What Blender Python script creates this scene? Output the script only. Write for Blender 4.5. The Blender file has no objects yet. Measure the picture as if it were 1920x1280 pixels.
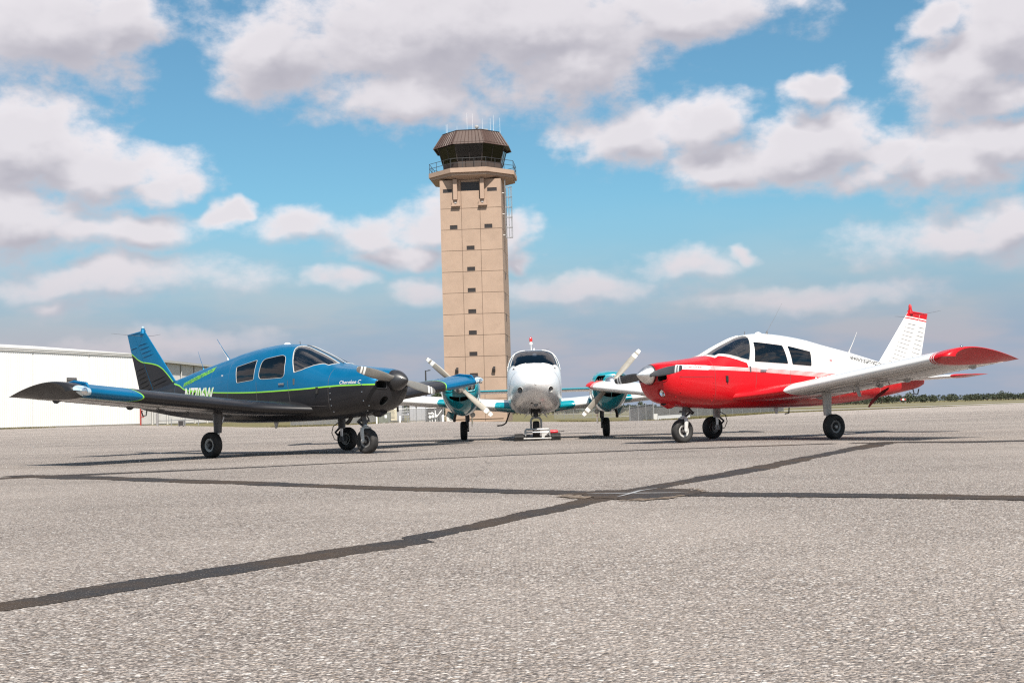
import bpy, bmesh, math, random
import numpy as np
from mathutils import Vector, Matrix
from mathutils.geometry import delaunay_2d_cdt
R = math.radians
PI = math.pi
random.seed(7)
scene = bpy.context.scene
COL = scene.collection

# ---------------------------------------------------------------- camera
F_PX, PITCH, ROLL, CAM_H = 2397.0, R(3.165), R(1.629), 0.603
cam_data = bpy.data.cameras.new('camera')
cam_data.sensor_width = 36.0
cam_data.lens = F_PX / 1920 * 36
cam_data.clip_start = 0.05
cam_data.clip_end = 20000
cam = bpy.data.objects.new('camera', cam_data)
COL.objects.link(cam)
_f = Vector((0, math.cos(PITCH), math.sin(PITCH)))
_u = Vector((0, -math.sin(PITCH), math.cos(PITCH)))
_r = Vector((1, 0, 0))
_r2 = _r * math.cos(ROLL) - _u * math.sin(ROLL)
_u2 = _r * math.sin(ROLL) + _u * math.cos(ROLL)
cm = Matrix((_r2, _u2, -_f)).transposed().to_4x4()
cm.translation = (0, 0, CAM_H)
cam.matrix_world = cm
scene.camera = cam

def ray(px, py):
    a, b = (px - 960) / F_PX, (640 - py) / F_PX
    return _f + _r2 * a + _u2 * b
def at(px, py, y):
    """point of the place at forward distance y seen through this direction (survey helper)"""
    d = ray(px, py)
    t = y / d.y
    return Vector((d.x * t, y, CAM_H + d.z * t))
def on_ground(px, py, z=0.0):
    d = ray(px, py)
    t = (z - CAM_H) / d.z
    return Vector((d.x * t, d.y * t, z))

# ---------------------------------------------------------------- sun
SUN_EL, SUN_AZ = R(51), R(284.0)          # azimuth counter-clockwise from +X, towards the sun
sun_vec = Vector((math.cos(SUN_AZ) * math.cos(SUN_EL), math.sin(SUN_AZ) * math.cos(SUN_EL), math.sin(SUN_EL)))
sun_data = bpy.data.lights.new('sun', 'SUN')
sun_data.energy = 4.9
sun_data.angle = R(0.53)
sun_data.color = (1.0, 0.93, 0.84)
sun = bpy.data.objects.new('sun', sun_data)
sun.rotation_euler = sun_vec.to_track_quat('Z', 'Y').to_euler()
sun.location = (0, -20, 60)
COL.objects.link(sun)

# ---------------------------------------------------------------- exposure
scene.cycles.use_denoising = False
scene.cycles.filter_width = 1.25
scene.view_settings.view_transform = 'Standard'
scene.view_settings.look = 'None'
scene.view_settings.exposure = 0.76
scene.view_settings.gamma = 1.0
scene.view_settings.use_curve_mapping = False

# ---------------------------------------------------------------- sky with cumulus
class G:
    """tiny node-graph writer"""
    def __init__(s, tree): s.t = tree
    def new(s, typ, **kw):
        n = s.t.nodes.new(typ)
        for k, v in kw.items(): setattr(n, k, v)
        return n
    def put(s, sock, v):
        if v is None: return
        if hasattr(v, 'is_output'): s.t.links.new(v, sock)
        else: sock.default_value = v
    def m(s, op, a, b=None, c=None, clamp=False):
        n = s.new('ShaderNodeMath', operation=op, use_clamp=clamp)
        for i, v in enumerate((a, b, c)): s.put(n.inputs[i], v)
        return n.outputs[0]
    def v(s, op, a, b=None, c=None):
        n = s.new('ShaderNodeVectorMath', operation=op)
        for i, x in enumerate((a, b, c)): s.put(n.inputs[i], x)
        return n.outputs[1] if op in ('LENGTH', 'DISTANCE', 'DOT_PRODUCT') else n.outputs[0]
    def comb(s, x, y, z):
        n = s.new('ShaderNodeCombineXYZ')
        for i, q in enumerate((x, y, z)): s.put(n.inputs[i], q)
        return n.outputs[0]
    def sep(s, v):
        n = s.new('ShaderNodeSeparateXYZ'); s.put(n.inputs[0], v); return n.outputs
    def noise(s, vec, scale, detail=4, rough=0.55, col=False, w=None):
        n = s.new('ShaderNodeTexNoise')
        s.put(n.inputs['Vector'], vec); s.put(n.inputs['Scale'], scale)
        s.put(n.inputs['Detail'], detail); s.put(n.inputs['Roughness'], rough)
        return n.outputs['Color'] if col else n.outputs['Fac']
    def smooth(s, x, lo, hi, a=0.0, b=1.0):
        n = s.new('ShaderNodeMapRange', interpolation_type='SMOOTHSTEP')
        for i, q in enumerate((x, lo, hi, a, b)): s.put(n.inputs[i], q)
        return n.outputs[0]
    def lin(s, x, lo, hi, a=0.0, b=1.0):
        n = s.new('ShaderNodeMapRange', interpolation_type='LINEAR')
        for i, q in enumerate((x, lo, hi, a, b)): s.put(n.inputs[i], q)
        return n.outputs[0]
    def mix(s, fac, a, b, mode='MIX'):
        n = s.new('ShaderNodeMix', data_type='RGBA', blend_type=mode)
        s.put(n.inputs[0], fac); s.put(n.inputs[6], a); s.put(n.inputs[7], b)
        return n.outputs[2]
    def ramp(s, fac, stops):
        n = s.new('ShaderNodeValToRGB')
        e = n.color_ramp.elements
        while len(e) < len(stops): e.new(0.5)
        for i, (p, c) in enumerate(stops):
            e[i].position = p
            e[i].color = (c, c, c, 1) if not hasattr(c, '__len__') else (*c, 1)
        s.put(n.inputs[0], fac)
        return n.outputs[0]

world = bpy.data.worlds.new('World')
scene.world = world
world.use_nodes = True
wt = world.node_tree
wt.nodes.clear()
g = G(wt)
wout = g.new('ShaderNodeOutputWorld')
bg = g.new('ShaderNodeBackground')
world.cycles.sampling_method = 'MANUAL'
world.cycles.sample_map_resolution = 256
bg.inputs['Strength'].default_value = 0.076
wt.links.new(bg.outputs[0], wout.inputs[0])
skyn = g.new('ShaderNodeTexSky', sky_type='NISHITA', sun_disc=False)
skyn.sun_elevation = SUN_EL
skyn.sun_rotation = R(90) - SUN_AZ
skyn.air_density = 1.0
skyn.dust_density = 1.2
skyn.ozone_density = 1.3

# cumulus as seen from the apron: azimuth / elevation (radians) and half-sizes, surveyed once
SKY_TINT = (0.60, 0.95, 0.98, 1)
CLOUDS = [(90, 45, 190, 115), (215, 40, 90, 70),
          (820, 55, 380, 140), (540, 85, 150, 100), (1010, 60, 300, 110), (760, 165, 170, 60), (1290, 15, 210, 60), (1080, 130, 120, 80),
          (1820, 125, 150, 105), (1910, 60, 170, 110), (1745, 25, 70, 40), (1910, 180, 150, 50),
          (1170, 250, 130, 62), (1330, 218, 105, 55), (1360, 300, 100, 55), (1500, 275, 160, 66), (1660, 310, 120, 52), (1790, 325, 140, 66), (1890, 275, 140, 60),
          (1790, 455, 190, 52), (1910, 440, 120, 62),
          (40, 265, 150, 75), (190, 312, 165, 58), (300, 342, 85, 34), (50, 400, 160, 85), (150, 425, 110, 50), (300, 432, 110, 46), (415, 402, 36, 30),
          (555, 417, 92, 40), (680, 445, 90, 48), (795, 432, 80, 56), (745, 482, 130, 30), (968, 440, 44, 46), (985, 488, 40, 22),
          (1265, 502, 112, 34), (1400, 472, 36, 22), (1515, 165, 46, 40),
          (200, 525, 280, 44), (110, 570, 70, 22), (620, 532, 70, 24), (800, 552, 80, 28), (1080, 548, 170, 38), (1500, 560, 260, 24), (330, 640, 240, 24)]
tc = g.new('ShaderNodeTexCoord')
dirv = g.v('NORMALIZE', tc.outputs['Generated'])
dx, dy, dz = g.sep(dirv)
az = g.m('ARCTAN2', dx, dy)
el = g.m('ARCSINE', dz)
p0 = g.comb(az, el, 0.0)
nz = g.v('MULTIPLY', p0, (1.0, 1.45, 1.0))
warp = g.v('SUBTRACT', g.noise(nz, 9.0, 4, 0.58, col=True), (0.5, 0.5, 0.5))
pw = g.v('ADD', p0, g.v('MULTIPLY', warp, (0.11, 0.058, 0)))
fb = g.noise(nz, 22.0, 7, 0.60)
frame_len = g.v('LENGTH', g.v('MULTIPLY', g.v('SUBTRACT', p0, (0.0, 0.17, 0.0)), (1 / 0.46, 1 / 0.27, 0)))
q3 = g.v('DIVIDE', dirv, g.comb(*(g.m('ADD', g.m('ABSOLUTE', dz), 0.16),) * 3))
gen = g.m('SUBTRACT', g.noise(q3, 1.25, 4, 0.55), 0.50)
gen = g.m('MULTIPLY', gen, 6.0)
gen = g.m('SUBTRACT', gen, g.smooth(frame_len, 0.85, 1.15, 3.0, 0.0))

def cloud_density(p, skip=0):
    acc = None
    for cx, cy, rx, ry in CLOUDS:
        if skip and ry < 33: continue
        d = ray(cx, cy).normalized()
        ca, ce = math.atan2(d.x, d.y), math.asin(d.z)
        sx, sy = rx * 1.10 / F_PX, ry * 1.15 / F_PX
        l = g.v('LENGTH', g.v('MULTIPLY_ADD', p, (1 / sx, 1 / sy, 0), (-ca / sx, -ce / sy, 0)))
        if acc is None: acc = l
        else:
            n = g.new('ShaderNodeMath', operation='SMOOTH_MIN')
            g.put(n.inputs[0], acc); g.put(n.inputs[1], l); n.inputs[2].default_value = 0.22
            acc = n.outputs[0]
    return g.m('SUBTRACT', 1.0, acc)
dA = cloud_density(pw)
dB = cloud_density(g.v('ADD', pw, (-0.005, 0.020, 0)), 1)
fbB = g.noise(g.v('ADD', nz, (-0.003, 0.012, 0.0)), 22.0, 3, 0.57)
fbc = g.m('MULTIPLY', g.m('SUBTRACT', fb, 0.5), 1.6)
fbcB = g.m('MULTIPLY', g.m('SUBTRACT', fbB, 0.5), 1.6)
mA = g.m('MAXIMUM', dA, gen)
tA = g.m('ADD', mA, fbc)
alpha = g.smooth(tA, g.smooth(el, 0.05, 0.2, -0.25, -0.12), g.smooth(el, 0.05, 0.2, 1.0, 0.50))
grad = g.m('ADD', g.m('SUBTRACT', dA, dB), g.m('MULTIPLY', g.m('SUBTRACT', fbc, fbcB), 0.42))
lit = g.smooth(grad, -0.40, 0.38)
thick = g.smooth(g.m('ADD', mA, g.m('MULTIPLY', fbc, 0.5)), 0.05, 0.75)
lit2 = g.m('ADD', g.m('MULTIPLY', lit, 0.72), g.m('MULTIPLY', g.m('SUBTRACT', 1.0, thick), 0.34), clamp=True)
low = g.smooth(el, 0.03, 0.15)
c_lit = g.mix(low, (6.3, 5.5, 5.6, 1), (7.2, 6.85, 7.05, 1))
c_shade = g.mix(low, (3.9, 3.75, 4.4, 1), (3.75, 3.6, 4.05, 1))
c_cloud = g.mix(lit2, c_shade, c_lit)
blue = g.mix(1.0, skyn.outputs[0], SKY_TINT, 'MULTIPLY')
haze_f = g.smooth(el, 0.035, 0.175, 0.95, 0.0)
hz_n = g.noise(g.v('MULTIPLY', p0, (1.0, 4.0, 1.0)), 7.0, 4, 0.5)
haze_c = g.mix(g.smooth(hz_n, 0.38, 0.64), (2.7, 3.25, 4.25, 1), (3.7, 3.55, 4.1, 1))
base = g.mix(haze_f, blue, haze_c)
a_fin = g.m('MULTIPLY', alpha, g.smooth(el, 0.02, 0.13, 0.42, 0.96))
final = g.mix(a_fin, base, c_cloud)
wt.links.new(final, bg.inputs['Color'])

# ================================================================ materials
MATS = {}
def mat(name, color, rough=0.5, metal=0.0, coat=0.0, var=0.0, vscale=6.0, bump=0.0, bscale=60.0, spec=0.5, dirt=None, coat_rough=0.06):
    """principled paint with slight procedural colour variation, dust and fine relief"""
    m = bpy.data.materials.new(name); m.use_nodes = True
    g = G(m.node_tree)
    b = m.node_tree.nodes['Principled BSDF']
    b.inputs['Roughness'].default_value = rough
    b.inputs['Metallic'].default_value = metal
    b.inputs['Coat Weight'].default_value = coat
    b.inputs['Coat Roughness'].default_value = coat_rough
    b.inputs['Specular IOR Level'].default_value = spec
    tc = g.new('ShaderNodeTexCoord').outputs['Object']
    c = (*color, 1)
    n = g.noise(tc, vscale, 5, 0.6)
    dk = tuple(x * (1 - var) for x in color) + (1,)
    lt = tuple(min(1, x * (1 + var)) for x in color) + (1,)
    colr = g.mix(g.smooth(n, 0.3, 0.7), dk, lt) if var else None
    if dirt:
        n2 = g.noise(tc, dirt[1], 6, 0.65)
        src = colr if colr is not None else c
        colr = g.mix(g.smooth(n2, dirt[2], dirt[2] + 0.22, 0.0, dirt[3]), src, (*dirt[0], 1))
    if colr is not None: m.node_tree.links.new(colr, b.inputs['Base Color'])
    else: b.inputs['Base Color'].default_value = c
    r2 = g.lin(g.noise(tc, vscale * 2.3, 4, 0.6), 0.3, 0.7, max(0.02, rough - 0.06), min(1, rough + 0.08))
    m.node_tree.links.new(r2, b.inputs['Roughness'])
    if bump:
        bn = g.new('ShaderNodeBump'); bn.inputs['Strength'].default_value = 1.0; bn.inputs['Distance'].default_value = bump
        m.node_tree.links.new(g.noise(tc, bscale, 5, 0.6), bn.inputs['Height'])
        m.node_tree.links.new(bn.outputs[0], b.inputs['Normal'])
    MATS[name] = m
    return m

def glass(name, tint, refl=1.0, rough=0.01, ior=1.5):
    m = bpy.data.materials.new(name); m.use_nodes = True
    t = m.node_tree; t.nodes.clear(); g = G(t)
    o = g.new('ShaderNodeOutputMaterial')
    tr = g.new('ShaderNodeBsdfTransparent'); tr.inputs[0].default_value = (*tint, 1)
    gl = g.new('ShaderNodeBsdfGlossy'); gl.inputs['Roughness'].default_value = rough
    gl.inputs[0].default_value = (1, 1, 1, 1)
    fr = g.new('ShaderNodeFresnel'); fr.inputs[0].default_value = ior
    fac = g.m('MULTIPLY', fr.outputs[0], refl, clamp=True)
    mx = g.new('ShaderNodeMixShader')
    t.links.new(fac, mx.inputs[0]); t.links.new(tr.outputs[0], mx.inputs[1]); t.links.new(gl.outputs[0], mx.inputs[2])
    t.links.new(mx.outputs[0], o.inputs[0])
    MATS[name] = m
    return m

# ================================================================ mesh helpers
class MB:
    def __init__(s): s.v = []; s.f = []; s.m = []
    def add(s, verts, faces, mi=0):
        o = len(s.v); s.v += [tuple(v) for v in verts]
        for f in faces: s.f.append(tuple(i + o for i in f)); s.m.append(mi)
        return s
    def box(s, c, d, M=None, mi=0):
        x, y, z = d[0] / 2, d[1] / 2, d[2] / 2
        vs = [Vector((a * x, b * y, e * z)) for a in (-1, 1) for b in (-1, 1) for e in (-1, 1)]
        if M is not None: vs = [M @ v for v in vs]
        vs = [v + Vector(c) for v in vs]
        return s.add(vs, [(0, 1, 3, 2), (4, 6, 7, 5), (0, 4, 5, 1), (2, 3, 7, 6), (0, 2, 6, 4), (1, 5, 7, 3)], mi)
    def bbox(s, lo, hi, mi=0):
        return s.box([(a + b) / 2 for a, b in zip(lo, hi)], [b - a for a, b in zip(lo, hi)], None, mi)
    def loft(s, rings, close=True, cap0=True, cap1=True, mi=0, mis=None):
        n = len(rings[0]); vs = [p for r in rings for p in r]; fs = []
        o = len(s.v); s.v += [tuple(v) for v in vs]
        for i in range(len(rings) - 1):
            for j in range(n if close else n - 1):
                k = (j + 1) % n
                s.f.append((o + i * n + j, o + i * n + k, o + (i + 1) * n + k, o + (i + 1) * n + j)); s.m.append(mis[i] if mis else mi)
        if cap0: s.f.append(tuple(o + j for j in range(n))[::-1]); s.m.append(mis[0] if mis else mi)
        if cap1: s.f.append(tuple(o + (len(rings) - 1) * n + j for j in range(n))); s.m.append(mis[-1] if mis else mi)
        return s
    def tube(s, path, rad, n=10, mi=0, caps=True, flat=None):
        path = [Vector(p) for p in path]
        if not hasattr(rad, '__len__'): rad = [rad] * len(path)
        rings = []; up = None
        for i, p in enumerate(path):
            t = (path[min(i + 1, len(path) - 1)] - path[max(i - 1, 0)]).normalized()
            if up is None:
                up = Vector((0, 0, 1)) if abs(t.z) < 0.9 else Vector((1, 0, 0))
            a = t.cross(up).normalized(); b = a.cross(t).normalized(); up = b
            fa, fb = flat if flat else (1, 1)
            rings.append([p + (a * math.cos(2 * PI * k / n) * fa + b * math.sin(2 * PI * k / n) * fb) * rad[i] for k in range(n)])
        return s.loft(rings, True, caps, caps, mi)
    def lathe(s, prof, origin, axis, n=28, mi=0, mis=None, caps=True):
        """prof: list of (along, radius)"""
        ax = Vector(axis).normalized(); o = Vector(origin)
        a = ax.orthogonal().normalized(); b = ax.cross(a)
        rings = [[o + ax * h + (a * math.cos(2 * PI * k / n) + b * math.sin(2 * PI * k / n)) * max(r, 1e-4) for k in range(n)] for h, r in prof]
        return s.loft(rings, True, caps, caps, mi, mis)
    def prism(s, poly, f0, f1, mi=0):
        """poly: 2-D points; f0,f1 map (a,b)->3-D for both ends"""
        n = len(poly)
        vs = [f0(*p) for p in poly] + [f1(*p) for p in poly]
        fs = [tuple(range(n))[::-1], tuple(range(n, 2 * n))] + [(i, (i + 1) % n, n + (i + 1) % n, n + i) for i in range(n)]
        return s.add(vs, fs, mi)
    def build(s, name, mats, parent=None, M=None, sharp=38, smooth=True, fix=True):
        me = bpy.data.meshes.new(name)
        me.from_pydata(s.v, [], s.f)
        if not isinstance(mats, (list, tuple)): mats = [mats]
        for m in mats: me.materials.append(MATS[m] if isinstance(m, str) else m)
        me.polygons.foreach_set('material_index', s.m)
        if fix:
            bm = bmesh.new(); bm.from_mesh(me)
            bmesh.ops.recalc_face_normals(bm, faces=bm.faces)
            bm.to_mesh(me); bm.free()
        if smooth:
            me.polygons.foreach_set('use_smooth', [True] * len(me.polygons))
            me.set_sharp_from_angle(angle=R(sharp))
        me.update()
        ob = bpy.data.objects.new(name, me); COL.objects.link(ob)
        if parent is not None: ob.parent = parent
        if M is not None: ob.matrix_local = M
        return ob

def thing(name, label, cat, loc=(0, 0, 0), rz=0.0, group=None):
    o = bpy.data.objects.new(name, None); COL.objects.link(o)
    o.empty_display_size = 0.3
    o.location = loc; o.rotation_euler = (0, 0, rz)
    return tag(o, label, cat, group)
def tag(o, label=None, cat=None, group=None, kind=None):
    if label: o['label'] = label
    if cat: o['category'] = cat
    if group: o['group'] = group
    if kind: o['kind'] = kind
    return o
def copy_tree(o, parent=None):
    c = o.copy(); COL.objects.link(c); c.parent = parent
    for ch in [x for x in bpy.data.objects if x.parent == o]: copy_tree(ch, c)
    return c

def pchip(xs, ys):
    """monotone cubic interpolation"""
    xs = np.array(xs, float); ys = np.array(ys, float)
    h = np.diff(xs); d = np.diff(ys) / h
    m = np.zeros_like(ys); m[0] = d[0]; m[-1] = d[-1]
    for i in range(1, len(xs) - 1):
        if d[i - 1] * d[i] > 0:
            w1 = 2 * h[i] + h[i - 1]; w2 = h[i] + 2 * h[i - 1]
            m[i] = (w1 + w2) / (w1 / d[i - 1] + w2 / d[i])
    def f(x):
        x = min(max(x, xs[0]), xs[-1])
        i = min(max(int(np.searchsorted(xs, x)) - 1, 0), len(h) - 1)
        t = (x - xs[i]) / h[i]
        return float((1 + 2 * t) * (1 - t) ** 2 * ys[i] + t * (1 - t) ** 2 * h[i] * m[i] + t * t * (3 - 2 * t) * ys[i + 1] + t * t * (t - 1) * h[i] * m[i + 1])
    return f

def inside(poly, p):
    x, y = p; c = False; n = len(poly); j = n - 1
    for i in range(n):
        xi, yi = poly[i]; xj, yj = poly[j]
        if (yi > y) != (yj > y) and x < (xj - xi) * (y - yi) / (yj - yi + 1e-15) + xi: c = not c
        j = i
    return c

def round_poly(pts, r, n=5):
    """rounded corners for a 2-D polygon"""
    out = []; N = len(pts)
    for i in range(N):
        p = Vector(pts[i]); a = Vector(pts[i - 1]); b = Vector(pts[(i + 1) % N])
        ri = r[i] if hasattr(r, '__len__') else r
        la, lb = (a - p).length, (b - p).length
        k = min(ri, la * 0.45, lb * 0.45)
        s = p + (a - p).normalized() * k; e = p + (b - p).normalized() * k
        for q in range(n + 1):
            t = q / n
            out.append(tuple((1 - t) ** 2 * s + 2 * t * (1 - t) * p + t * t * e))
    return out

def dense(pts, step, closed=True):
    out = []; N = len(pts)
    for i in range(N if closed else N - 1):
        a = Vector(pts[i]); b = Vector(pts[(i + 1) % N])
        k = max(1, int((b - a).length / step))
        for q in range(k): out.append(tuple(a + (b - a) * q / k))
    if not closed: out.append(tuple(pts[-1]))
    return out

def cdt(us, vs, loops, lines, keep=0.4):
    """triangulate a rectangle of parameters with outlines as hard edges"""
    du = np.median(np.diff(us)); dv = np.median(np.diff(vs))
    cons = []; edges = []
    for l in loops:
        o = len(cons); cons += l; n = len(l)
        edges += [(o + i, o + (i + 1) % n) for i in range(n)]
    for l in lines:
        o = len(cons); cons += l
        edges += [(o + i, o + i + 1) for i in range(len(l) - 1)]
    C = np.array(cons) if cons else np.zeros((0, 2))
    pts = []
    for i, u in enumerate(us):
        for j, v in enumerate(vs):
            border = i in (0, len(us) - 1) or j in (0, len(vs) - 1)
            if len(C) and not border:
                if (((C[:, 0] - u) / du) ** 2 + ((C[:, 1] - v) / dv) ** 2).min() < keep ** 2: continue
            pts.append((u, v))
    o = len(pts)
    allp = [Vector(p) for p in pts + cons]
    ve, ed, fa, *_ = delaunay_2d_cdt(allp, [(a + o, b + o) for a, b in edges], [], 0, 1e-5)
    return [tuple(v) for v in ve], [tuple(f) for f in fa]

class Body:
    """streamlined shell: table rows x, z_top, z_bottom, half width, z of max width, upper exponent, lower exponent"""
    def __init__(s, rows):
        rows = sorted(rows); a = np.array(rows, float)
        s.x0, s.x1 = a[0, 0], a[-1, 0]
        s.fn = [pchip(a[:, 0], a[:, k]) for k in range(1, 7)]
        xs = np.unique(np.concatenate([np.linspace(s.x0, s.x1, 300), np.linspace(s.x1 - 0.5, s.x1, 200)]))
        prm = np.array([[x] + [f(x) for f in s.fn[:3]] for x in xs])
        L = np.concatenate([[0], np.cumsum(np.sqrt((np.diff(prm, axis=0) ** 2).sum(1)))])
        s.xs, s.L = xs, L
        s.cache = {}
    def u(s, x): return float(np.interp(x, s.xs, s.L))
    def x(s, u): return float(np.interp(u, s.L, s.xs))
    def sec(s, x):
        k = round(x, 5)
        if k not in s.cache: s.cache[k] = [f(x) for f in s.fn]
        return s.cache[k]
    def P(s, x, t):
        zt, zb, w, zm, nu, nl = s.sec(x)
        th = (t - 0.5) * PI
        c, si = max(math.cos(th), 0.0), math.sin(th)
        if si >= 0: return Vector((x, w * c ** (2 / nu), zm + (zt - zm) * si ** (2 / nu)))
        return Vector((x, w * c ** (2 / nl), zm - (zm - zb) * (-si) ** (2 / nl)))
    def t(s, x, z):
        zt, zb, w, zm, nu, nl = s.sec(x)
        if z >= zm: return 0.5 + math.asin(min(1, (z - zm) / (zt - zm)) ** (nu / 2)) / PI
        return 0.5 - math.asin(min(1, (zm - z) / (zm - zb)) ** (nl / 2)) / PI
    def Y(s, x, z): return s.P(x, s.t(x, z)).y
    def front(s, y, z, lo):
        """(x,t) of the shell point that shows at (y,z) from ahead"""
        def f(x):
            zt, zb, w, zm, nu, nl = s.sec(x)
            n, h = (nu, zt - zm) if z >= zm else (nl, zm - zb)
            return (abs(y) / w) ** n + (abs(z - zm) / h) ** n - 1
        a, b = lo, s.x1
        for _ in range(50):
            c = (a + b) / 2
            if f(c) < 0: a = c
            else: b = c
        return a, s.t(a, z)
    def mesh(s, loops, lines, classify, du=0.06, nv=44, vs_scale=1.6, extra_front=True):
        """loops: dict name->[(x,t)]; lines: [[(x,t)]]; classify(x,z,t)->material index.  Returns skin MB and dict name->(verts,tris) for one side"""
        U0, U1 = s.L[0], s.L[-1]
        us = list(np.linspace(U0, U1, int((U1 - U0) / du)))
        vs = list(np.linspace(0, vs_scale, nv))
        L = {k: [(s.u(x), t * vs_scale) for x, t in l] for k, l in loops.items()}
        li = [[(s.u(x), t * vs_scale) for x, t in l] for l in lines]
        ve, fa = cdt(us, vs, list(L.values()), li)
        P = [s.P(s.x(u), min(max(v / vs_scale, 0), 1)) for u, v in ve]
        skin = []; cm = []; holes = {k: [] for k in loops}
        for f in fa:
            c = (sum(ve[i][0] for i in f) / 3, sum(ve[i][1] for i in f) / 3)
            hit = None
            for k, poly in L.items():
                if inside(poly, c): hit = k; break
            x, t = s.x(c[0]), c[1] / vs_scale
            if hit is None or hit.startswith('paint'):
                skin.append(f); cm.append(classify(x, s.P(x, t).z, t, hit))
            else: holes[hit].append(f)
        return P, skin, cm, holes

def half_mesh(P, tris, cm=None, sides=(1, -1), shrink=None):
    mb = MB()
    for sd in sides:
        used = sorted({i for f in tris for i in f}); mp = {i: k for k, i in enumerate(used)}
        vs = [(P[i].x, sd * P[i].y, P[i].z) for i in used]
        if shrink: vs = [shrink(Vector(v)) for v in vs]
        o = len(mb.v); mb.v += [tuple(v) for v in vs]
        for k, f in enumerate(tris):
            q = tuple(o + mp[i] for i in f)
            mb.f.append(q if sd > 0 else q[::-1]); mb.m.append(cm[k] if cm else 0)
    return mb
def weld(ob, d=1e-4):
    bm = bmesh.new(); bm.from_mesh(ob.data)
    bmesh.ops.remove_doubles(bm, verts=bm.verts, dist=d)
    bmesh.ops.dissolve_degenerate(bm, edges=bm.edges, dist=1e-5)
    bmesh.ops.recalc_face_normals(bm, faces=bm.faces)
    bm.to_mesh(ob.data); bm.free()
    ob.data.polygons.foreach_set('use_smooth', [True] * len(ob.data.polygons))
    return ob

def text2d(body, size=1.0, xs=1.0, shear=0.0, offset=0.0, space=1.0, cut=0.06):
    """lettering as a flat triangle mesh, origin at its lower left; returns verts, faces, width"""
    cu = bpy.data.curves.new('lettering', 'FONT'); cu.body = body; cu.size = size; cu.offset = offset * size
    cu.space_character = space; cu.resolution_u = 3; cu.fill_mode = 'FRONT'
    ob = bpy.data.objects.new('lettering', cu); COL.objects.link(ob)
    bpy.context.view_layer.update()
    me = bpy.data.meshes.new_from_object(ob.evaluated_get(bpy.context.evaluated_depsgraph_get()))
    bpy.data.objects.remove(ob); bpy.data.curves.remove(cu)
    bm = bmesh.new(); bm.from_mesh(me)
    bmesh.ops.triangulate(bm, faces=bm.faces)
    for _ in range(3):
        le = [e for e in bm.edges if e.calc_length() > cut]
        if not le: break
        bmesh.ops.subdivide_edges(bm, edges=le, cuts=1)
        bmesh.ops.triangulate(bm, faces=bm.faces)
    vs = [(v.co.x * xs + v.co.y * shear, v.co.y) for v in bm.verts]
    bm.verts.index_update()
    fs = [tuple(v.index for v in f.verts) for f in bm.faces]
    bm.free(); bpy.data.meshes.remove(me)
    w = max(v[0] for v in vs) - min(v[0] for v in vs); mn = min(v[0] for v in vs)
    return [(a - mn, b) for a, b in vs], fs, w
def letter_part(name, body, width, height, fmap, material, parent, M=None, shear=0.0, offset=0.0, space=1.0):
    vs, fs, w = text2d(body, 1.0, 1.0, shear, offset, space)
    h = max(v[1] for v in vs)
    mb = MB(); mb.add([fmap(a / w * width, b / h * height) for a, b in vs], fs)
    return mb.build(name, material, parent, M, smooth=False, fix=False)

# ================================================================ ground
def sstep(a, b, x):
    t = min(max((x - a) / (b - a), 0), 1); return t * t * (3 - 2 * t)
def terrain(x, y):
    z = 0.38 * sstep(60, 112, y) * sstep(-22, -40, x)
    z -= 0.75 * sstep(50, 150, y) * sstep(-18, 14, x)
    z -= 0.30 * sstep(60, 130, y) * sstep(-40, -25, x) * sstep(-8, -20, x)
    return z

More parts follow.
